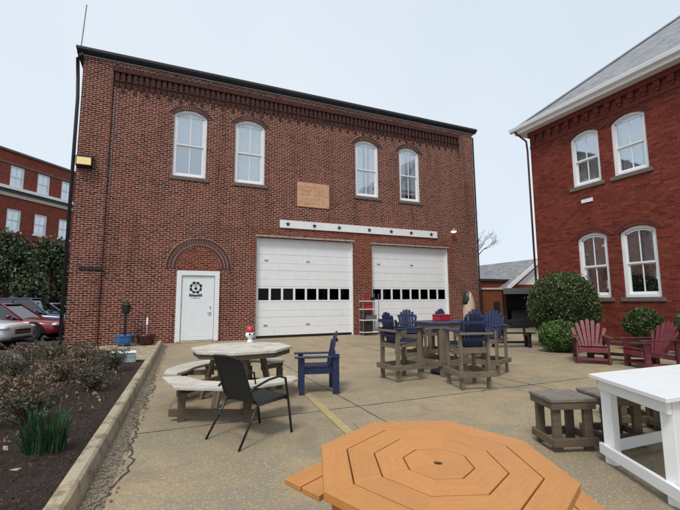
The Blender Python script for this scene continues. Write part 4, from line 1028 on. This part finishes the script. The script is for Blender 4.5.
# --- low blue chair
def bluechair(loc, rz):
    t = thing('low_armchair', 'navy composite armchair with lattice seat right of the white picnic table', 'chair', loc, rz); W_, D = .27, .27
    for sx in (-1, 1):
        MB().box(sx * W_ - .02, sx * W_ + .02, -D - .045, -D + .045, 0, .60).build('leg', 'navy', t, bevel=.004)
        MB().box(sx * W_ - .02, sx * W_ + .02, D - .02, D + .09, 0, .66).build('leg', 'navy', t, bevel=.004)
        mb = MB().prism([(sx * (W_ + .01) - .065, -D - .12), (sx * (W_ + .01) + .065, -D - .12), (sx * (W_ + .01) + .075, -D + .02), (sx * (W_ + .01) + .045, D + .10), (sx * (W_ + .01) - .045, D + .10), (sx * (W_ + .01) - .075, -D + .02)], .602, .628)
        mb.build('arm', 'navy', t, bevel=.006)
        MB().box(sx * (W_ - .04) - .018, sx * (W_ - .04) + .018, -D, D, .33, .42).build('seat_rail', 'navy', t)
    MB().box(-W_ + .021, W_ - .021, -D - .02, -D + .02, .33, .42).box(-W_ + .021, W_ - .021, D - .02, D + .02, .33, .42).each('cross_rail', 'navy', t)
    mb = MB(); 
    for k in range(8): mb.box(-W_ + .021, W_ - .021, -D - .02 + k * .07, -D + .035 + k * .07 - .01, .421, .437)
    for k in range(7): mb.box(-.24 + k * .073, -.20 + k * .073, -D - .02, D, .4375, .452)
    mb.build('seat', 'navy', t)
    fan_back(t, 'navy', .40, .64, D - .05, radians(12), 7, .44, .50, .068, .10)
    MB().bar((-.24, D + .02, .62), (.24, D + .02, .62), .03, .07).bar((-.22, D + .075, .88), (.22, D + .075, .88), .02, .05).each('back_brace', 'navy', t)
    return t
bluechair((5.27, -9.40, 0), face_rz(-.90, .25)).scale = (.95, .93, .93)
# --- burgundy adirondack chairs
def adirondack(loc, rz, label):
    t = thing('adirondack_chair', label, 'chair', loc, rz, 'burgundy slatted chairs by the red brick hall'); W_ = .30
    for sx in (-1, 1):
        MB().box(sx * W_ - .02, sx * W_ + .02, -.40, -.28, 0, .53).build('leg', 'red', t, bevel=.004)
        MB().box(sx * W_ - .02, sx * W_ + .02, .24, .34, 0, .58).build('leg', 'red', t, bevel=.004)
        MB().bar((sx * (W_ - .042), -.42, .34), (sx * (W_ - .042), .34, .22), .035, .10).build('seat_rail', 'red', t)
        MB().prism([(sx * (W_ + .02) - .07, -.47), (sx * (W_ + .02) + .07, -.47), (sx * (W_ + .02) + .07, -.1), (sx * (W_ + .02) + .04, .38), (sx * (W_ + .02) - .05, .38), (sx * (W_ + .02) - .07, -.1)], .582, .607).build('arm', 'red', t, bevel=.006)
        MB().bar((sx * (W_ + .041), -.38, .09), (sx * (W_ + .041), .32, .09), .035, .08).build('base_rail', 'red', t)
    MB().box(-W_ + .021, W_ - .021, -.43, -.405, .26, .37).box(-W_ + .021, W_ - .021, -.36, -.33, .08, .13).each('front_rail', 'red_slat', t)
    for k in range(6):
        y = -.42 + k * .09; z = .392 - .0165 * k; MB().bar((-W_ + .024, y + .035, z + .01), (W_ - .024, y + .035, z + .01), .078, .022, (0, .16, 1)).build('seat_slat', 'red_slat', t, bevel=.004)
    fan_back(t, 'red_slat', .29, .72, .13, radians(20), 7, .44, .74, .082, .13, .62)
    MB().bar((-.29, .29, .56), (.29, .29, .56), .03, .06).bar((-.25, .345, .78), (.25, .345, .78), .025, .05).each('back_brace', 'red', t)
    return t
ad = adirondack((12.10, -9.31, 0), face_rz(-.72, -.62), 'burgundy slatted garden chair beside the feathery shrub, facing us')
dup(ad, (12.45, -10.42, 0), face_rz(-.97, .45), 'burgundy slatted garden chair partly behind the white table, turned left')
# dark slatted benches
def bench(loc, rz, label, L_, mat, back=True):
    t = thing('slatted_bench', label, 'bench', loc, rz, 'dark slatted benches near the shrubs')
    for k in range(3): MB().box(-L_ / 2, L_ / 2, -.2 + k * .14, -.07 + k * .14, .42, .455).build('seat_slat', mat, t, bevel=.004)
    for x in (-L_ / 2 + .15, L_ / 2 - .15):
        MB().box(x - .04, x + .04, -.18, .20, .35, .419).build('bearer', mat, t); MB().box(x - .04, x + .04, -.16, -.08, 0, .349).build('leg', mat, t); MB().box(x - .04, x + .04, .10, .18, 0, .349).build('leg', mat, t)
    MB().box(-L_ / 2 + .19, L_ / 2 - .19, -.02, .02, .12, .19).build('stretcher', mat, t)
    if not back: return t
    for k in range(2): MB().box(-L_ / 2, L_ / 2, .245, .27, .56 + k * .15, .68 + k * .15).build('back_slat', mat, t)
    for x in (-L_ / 2 + .15, L_ / 2 - .15): MB().box(x - .03, x + .03, .205, .244, .30, .84).build('back_post', mat, t)
    return t
M['darkwood'] = wood('dark_stained_wood', (.030, .022, .022), (.065, .05, .048), .6)
bn = bench((12.75, -6.35, 0), radians(-25), 'near-black slatted bench left of the round shrub', 1.3, 'blackpaint')
bench((12.75, -9.55, 0), radians(-68), 'low dark backless bench between the two burgundy chairs', 1.5, 'darkwood', False)
b4 = copy_tree(bn); b4.location = (14.2, -4.0, 0); b4.rotation_euler[2] = radians(-30); b4['label'] = 'near-black slatted bench in front of the black shelter'
# --- stools
def stool(loc, rz, label, L_=.42):
    t = thing('square_stool', label, 'stool', loc, rz, 'low weathered wooden stools beside the white table'); a, b = L_ / 2, .185
    MB().box(-a - .02, a + .02, -b - .02, -.003, .462, .495).box(-a - .02, a + .02, .003, b + .02, .462, .495).build('seat', 'greyseat', t, bevel=.006)
    MB().ring([(-a - .01, -b - .01), (a + .01, -b - .01), (a + .01, b + .01), (-a - .01, b + .01)], [(-a + .02, -b + .02), (a - .02, -b + .02), (a - .02, b - .02), (-a + .02, b - .02)], .395, .461, 'z').build('apron', 'taupe_dark', t, bevel=.003)
    for sx in (-1, 1):
        for sy in (-1, 1): MB().box(sx * (a - .055) - .04, sx * (a - .055) + .04, sy * (b - .045) - .022, sy * (b - .045) + .022, .0, .394).build('leg', 'taupe_dark', t, bevel=.004)
        MB().box(-a - .01, a + .01, sx * (b - .002) - .018, sx * (b - .002) + .018, .055, .13).each('foot_rail', 'taupe_dark', t, bevel=.004)
        MB().box(sx * (a + .0) - .018, sx * (a + .0) + .018, -b + .02, b - .02, .06, .125).each('foot_rail', 'taupe_dark', t, bevel=.004)
    return t
st = stool((6.66, -12.74, 0), radians(-20), 'square taupe wooden stool standing alone, leftmost beside the orange table')
dup(st, (7.22, -12.86, 0), radians(-22), 'taupe wooden stool just beyond the corner of the white table')
dup(st, (8.1, -13.05, 0), radians(-20), 'taupe wooden stool tucked under the far edge of the white table')
dup(st, (8.0, -12.55, 0), radians(-25), 'taupe wooden stool standing behind the white table, farthest right')
# --- white table at right
wh = thing('white_patio_table', 'bright white patio table cut by the right edge of the view', 'table', (6.565, -13.11, 0), radians(-2))
dA_, dB_ = Vector((1.0, -.0)), Vector((-.42, -.905))
mb = MB(); 
q0 = Vector((0, 0)); A_ = dA_ * 1.5; B_ = dB_ * .95
nb = 6
for k in range(nb):
    s0, s1 = k / nb + .0015, (k + 1) / nb - .0015
    p = [dA_ * 1.5 * s0 + B_ * 0, dA_ * 1.5 * s1, dA_ * 1.5 * s1 + B_, dA_ * 1.5 * s0 + B_]
    mb.prism([tuple(v) for v in p], .728, .762)
mb.build('tabletop', 'whitetable', wh, bevel=.004)
ins = .10; c1 = dA_ * .14 + B_ * .13; c2 = dA_ * .14 + B_ * .90; c3 = dA_ * 1.38 + B_ * .13; c4 = dA_ * 1.38 + B_ * .90
for c in (c1, c2, c3, c4): MB().box(c.x - .045, c.x + .045, c.y - .045, c.y + .045, 0, .727).build('leg', 'whitetable', wh, bevel=.005)
def rail(a, b, z, t_=.035, h_=.09, nm='rail'):
    MB().bar((a.x, a.y, z), (b.x, b.y, z), t_, h_).build(nm, 'whitetable', wh, bevel=.004)
off = Vector((-.065, .0)); rail(c1 + off - B_.normalized() * .1, c2 + off + B_.normalized() * .1, .115); rail(c1 + off - B_.normalized() * .05, c2 + off + B_.normalized() * .05, .68, nm='apron')
off = Vector((0, .065)); rail(c1 + off - Vector((.03, 0)), c3 + off, .115); rail(c1 + off, c3 + off, .68, nm='apron'); rail(c3 + Vector((.065, 0)), c4 + Vector((.065, 0)), .115)

# --- shelf unit with red things
sh = thing('wire_shelf', 'white four-tier shelf unit standing between the two garage doors', 'shelf', (10.95, -.42, 0))
for z in (.12, .62, 1.08, 1.42): 
    mb = MB(); mb.box(-.38, .38, -.2, .2, z, z + .03); mb.build('shelf_board', 'white', sh, bevel=.003)
for sx in (-.37, .37):
    for sy in (-.19, .19): MB().tube([(sx, sy, 0), (sx, sy, 1.75)], .014, 6).build('post', 'metal_grey', sh)
redm = plain('red_fabric', (.30, .02, .03), .6, .3, 9)
for nm, lb, x, z, sx, sz, mt in (('storage_box', 'dark box on the bottom shelf of the white shelf unit', -.1, .151, .4, .36, 'dark'), ('storage_tin', 'grey tin on the second shelf of the white shelf unit', .05, .651, .5, .16, 'metal_grey'),
                             ('watering_can', 'black can on the second shelf of the white shelf unit', -.2, .651, .18, .3, 'blackpaint'), ('flower_box', 'red flower box on the third shelf of the white shelf unit', -.1, 1.111, .42, .20, None), ('folded_flag', 'folded red cloth on the top shelf of the white shelf unit', -.15, 1.451, .3, .2, None),
                             ('flower_pot', 'small dark pot on the top shelf of the white shelf unit', .2, 1.451, .2, .16, 'dark')):
    o = MB(); 
    if nm in ('watering_can', 'flower_pot'): o.lathe([(sx * .35, 0), (sx * .5, sz * .6), (sx * .42, sz)], 0, 0, 14); o.tube([(sx * .4, 0, sz * .5), (sx * .9, 0, sz * .8), (sx * 1.0, 0, sz * 1.05)], .012, 6)
    else: o.box(-sx / 2, sx / 2, -.13, .13, 0, sz); o.box(-sx / 2 - .01, sx / 2 + .01, -.14, .14, sz + .001, sz + .025)
    o = o.build(nm, mt or redm, None, bevel=.008, loc=(10.95 + x, -.42, z)); tag(o, lb, nm.split('_')[-1])
# --- chiminea
cm = thing('chiminea', 'clay and cream domed chiminea standing by the right brick corner', 'stove', (11.25, -6.25, 0), radians(100))
cm.scale = (.68, .68, 1.12)
clay = plain('terracotta_clay', (.20, .06, .035), .8, .3, 6); 
MB().lathe([(.06, .45), (.20, .55), (.27, .80), (.27, 1.0), (.22, 1.25), (.14, 1.45), (.05, 1.52)], 0, 0, 24).build('body', plain('cream_glazed_clay', (.50, .36, .27), .5, .25, 5), cm, smooth=True)
MB().lathe([(.24, 1.18), (.23, 1.30), (.16, 1.47), (.05, 1.54)], .05, .02, 20).build('hood', 'blackpaint', cm, smooth=True)
MB().ell((.12, -.17, .92), (.15, .13, .26)).build('fire_mouth', clay, cm, smooth=True)
MB().tube([(.2, .0, 0), (.15, 0, .5)], .02, 6).tube([(-.2, .1, 0), (-.12, .05, .5)], .02, 6).tube([(0, -.2, 0), (0, -.12, .5)], .02, 6).each('stand', 'metal_dark', cm)
# --- pots
pb = thing('blue_pot', 'glazed blue pot against the brick wall holding a dark post', 'pot', (1.78, -.52, .02))
gl = plain('blue_glaze', (.03, .12, .30), .2, .35, 8, dirt=((.35, .45, .55), 5, .6, .6))
MB().lathe([(.17, 0), (.25, .10), (.285, .24), (.27, .31), (.30, .335), (.30, .36), (.27, .36), (.26, .31), (.1, .30)], 0, 0, 28).build('body', gl, pb, smooth=True)
pm = thing('garden_lantern', 'dark lantern-topped post rising from the blue pot', 'lantern', (1.78, -.52, .32))
MB().tube([(0, 0, 0), (0, 0, .75)], .04, 10).build('post', 'blackpaint', pm); MB().lathe([(.07, .75), (.12, .80), (.13, 1.02), (.15, 1.03), (.05, 1.14), (.02, 1.2)], 0, 0, 10).build('head', 'blackpaint', pm, smooth=False)
MB().tube([(-.2, 0, .95), (.2, 0, .95)], .02, 6).build('bracket', 'blackpaint', pm)
pmr = thing('maroon_pot', 'wide dark maroon pot between the blue pot and the white door', 'pot', (2.42, -.5, .02))
MB().lathe([(.20, 0), (.25, .10), (.29, .26), (.31, .30), (.31, .36), (.28, .36), (.27, .30), (.1, .29)], 0, 0, 28).build('body', plain('maroon_glaze', (.05, .010, .012), .3, .3, 6), pmr, smooth=True)
MB().lathe([(.26, .285), (.20, .32), (.02, .34)], 0, 0, 16).build('potting_soil', 'soil', pmr)
sk = tag(MB().box(-.006, .006, -.004, .004, 0, .5).box(-.03, .03, -.006, -.0045, .36, .6).build('plant_marker', 'white', None, loc=(2.43, -.5, .34)), 'white plant marker sticking up from the maroon pot', 'marker')
pdr = thing('pale_cooler', 'pale blue cooler box sitting in the bed by the kerb', 'cooler', (2.12, -4.95, .06), radians(10))
lb_ = plain('pale_blue_plastic', (.42, .55, .60), .5, .15, 6, dirt=((.25, .28, .26), 6, .5, .6))
MB().box(-.25, .25, -.17, .17, 0, .20).build('body', lb_, pdr, bevel=.02); MB().box(-.26, .26, -.18, .18, .203, .25).build('lid', 'white', pdr, bevel=.015); MB().tube([(-.2, -.19, .15), (-.2, -.21, .22), (.2, -.21, .22), (.2, -.19, .15)], .008, 6).each('handle', 'metal_grey', pdr)
rk = tag(MB().ell((0, 0, .03), (.07, .05, .04), 8, 5).ell((.1, .03, .04), (.04, .04, .06), 8, 5).build('garden_stone', 'stone', None, loc=(2.12, -4.95, .31)), 'small grey stones resting on the pale blue cooler lid', 'stone')
# ================================================================ CARS (nose toward local +x)
def car(name, label, loc, rz, paint, suv):
    t = thing(name, label, 'car', loc, rz, 'cars parked left of the firehouse'); Lc = 4.6; hw = .90; H_ = 1.70 if suv else 1.46; hb = .98 if suv else .86
    # sections along x (0 = nose) : (x, z_low, z_top, halfwidth)
    sec = [(0, .34, .60, .55), (-.10, .24, .72, .74), (-.35, .20, hb - .12, .84), (-.9, .20, hb - .05, .89), (-1.45, .20, hb, .90), (-2.6, .20, hb + .02, .91), (-3.8, .20, hb + .03, .90), (-4.3, .22, hb, .86), (-4.55, .30, hb - .08, .78), (-4.62, .40, .80, .70)]
    mb = MB(); rings = []
    for x, a, b, w_ in sec:
        ring = [(x, -w_ * .92, a), (x, -w_, a + .12), (x, -w_ * 1.0, (a + b) * .52), (x, -w_ * .96, b - .07), (x, -w_ * .80, b), (x, -w_ * .4, b + .035), (x, 0, b + .045)]
        ring = ring + [(p_[0], -p_[1], p_[2]) for p_ in ring[-2::-1]]; rings.append(ring)
    n = len(rings[0])
    for r_ in rings: mb.v += r_
    for i in range(len(rings) - 1):
        for k in range(n): mb.f.append((i * n + k, i * n + (k + 1) % n, (i + 1) * n + (k + 1) % n, (i + 1) * n + k))
    mb.f.append(tuple(range(n))); mb.f.append(tuple((len(rings) - 1) * n + k for k in range(n))[::-1])
    body = mb.build('body', paint, t, smooth=True); sb = body.modifiers.new('s', 'SUBSURF'); sb.levels = sb.render_levels = 2
    # cabin
    x0, x1, x2, x3 = -1.25, -2.05, -3.7 if suv else -3.3, -4.45 if suv else -4.1
    def cab(z0, z1, in0, in1, grow=0):
        return [(x0 + grow, -hw * .86, z0), (x0 + grow, hw * .86, z0), (x3 - grow, hw * .84, z0), (x3 - grow, -hw * .84, z0), (x1, -hw * .66, z1), (x1, hw * .66, z1), (x2, hw * .66, z1), (x2, -hw * .66, z1)]
    F_ = [(3, 2, 1, 0), (4, 5, 6, 7), (0, 1, 5, 4), (1, 2, 6, 5), (2, 3, 7, 6), (3, 0, 4, 7)]
    MB().add(cab(hb - .04, H_ - .05, 0, 0), F_).build('window', 'car_glass', t, bevel=.03)
    rfm = MB(); rfm.add([(x1 + .10, -.60, H_ - .055), (x1 + .10, .60, H_ - .055), (x2 - .1, .60, H_ - .055), (x2 - .1, -.60, H_ - .055), (x1, -.52, H_), (x1, .52, H_), (x2, .52, H_), (x2, -.52, H_)], F_)
    rfm.build('roof', paint, t, bevel=.03, smooth=True)
    pl = MB()
    for s_ in (-1, 1):
        for (xa, za, xb, zb_) in ((x0, hb - .02, x1, H_ - .05), (-2.75, hb - .0, -2.72, H_ - .05), (x3, hb, x2, H_ - .05)):
            pl.bar((xa, s_ * hw * .865, za), (xb, s_ * hw * .67, zb_), .06, .05)
        pl.bar((x1, s_ * hw * .67, H_ - .045), (x2, s_ * hw * .67, H_ - .045), .06, .06)
    pl.each('pillar', paint, t)
    for s_ in (-1, 1):
        for x in (-.85, -3.65):
            w_ = MB().add([(p_[0], p_[2], p_[1]) for p_ in MB().lathe([(.20, -.11), (.31, -.115), (.335, -.09), (.335, .09), (.31, .115), (.20, .11)], 0, 0, 28).v], MB().lathe([(.20, -.11), (.31, -.115), (.335, -.09), (.335, .09), (.31, .115), (.20, .11)], 0, 0, 28).f).xf(Matrix.Translation((x, s_ * (hw - .10), .335)))
            wo_ = w_.build('wheel', 'tyre', t, smooth=False); rim = MB()
            for k in range(8): a = k * pi / 4; rim.bar((x + .03 * cos(a), s_ * (hw + .012), .335 + .03 * sin(a)), (x + .20 * cos(a), s_ * (hw + .012), .335 + .20 * sin(a)), .045, .02, (0, 1, 0))
            rim.ring([(x + .215 * cos(b), .335 + .215 * sin(b)) for b in [2 * pi * j_ / 24 for j_ in range(24)]], [(x + .185 * cos(b), .335 + .185 * sin(b)) for b in [2 * pi * j_ / 24 for j_ in range(24)]], s_ * (hw + .0), s_ * (hw + .024))
            rim.build('rim', 'chrome', wo_)
            # arch
            aw = MB(); aw.ring([(x + .41 * cos(b), .33 + .41 * sin(b)) for b in [pi * j_ / 16 for j_ in range(17)]], [(x + .345 * cos(b), .33 + .345 * sin(b)) for b in [pi * j_ / 16 for j_ in range(17)]], s_ * (hw - .16), s_ * (hw + .01)); aw.build('wheel_arch', 'blackpaint', t)
        hl = MB().ell((-.16, s_ * .64, hb - .24), (.15, .17, .075)); hl.build('headlight', plain('lamp_glass', (.75, .8, .82), .1, .1, 9, metal=.5), t, smooth=True)
        MB().ell((-1.62, s_ * (hw + .06), hb + .08), (.09, .10, .075)).build('mirror', paint, t, smooth=True)
        MB().bar((-2.2, s_ * (hw + .012), hb - .14), (-2.45, s_ * (hw + .012), hb - .14), .02, .03).build('door_handle', 'chrome', t)
    MB().box(-.02, .025, -.36, .36, .44, .58).build('grille', 'blackpaint', t, bevel=.01); MB().box(-.06, .02, -.45, .45, .27, .34).build('bumper_intake', 'blackpaint', t, bevel=.01)
    MB().bar((.04, -.42, .50), (.04, .42, .50), .02, .02).build('grille_bar', 'chrome', t)
    return t
car('silver_car', 'silver sedan nose-in at the left edge of the view', (-1.3, .75, 0), radians(-17), carpaint('silver_paint', (.74, .75, .76)), False).scale = (1, 1, 1.07)
car('red_car', 'dark red hatchback parked between the silver and blue cars', (-.62, 3.75, 0), radians(-12), carpaint('dark_red_paint', (.22, .012, .022)), False)
car('blue_car', 'dark blue tall car parked beyond the red one', (-.6, 7.0, 0), radians(-11), carpaint('navy_paint', (.035, .05, .11)), True)
car('grey_car', 'pale grey sedan parked farthest from us beyond the blue car', (-.5, 10.2, 0), radians(-11), carpaint('pale_grey_paint', (.5, .52, .54)), False)
# no junk left behind
print('objects', len(bpy.data.objects))
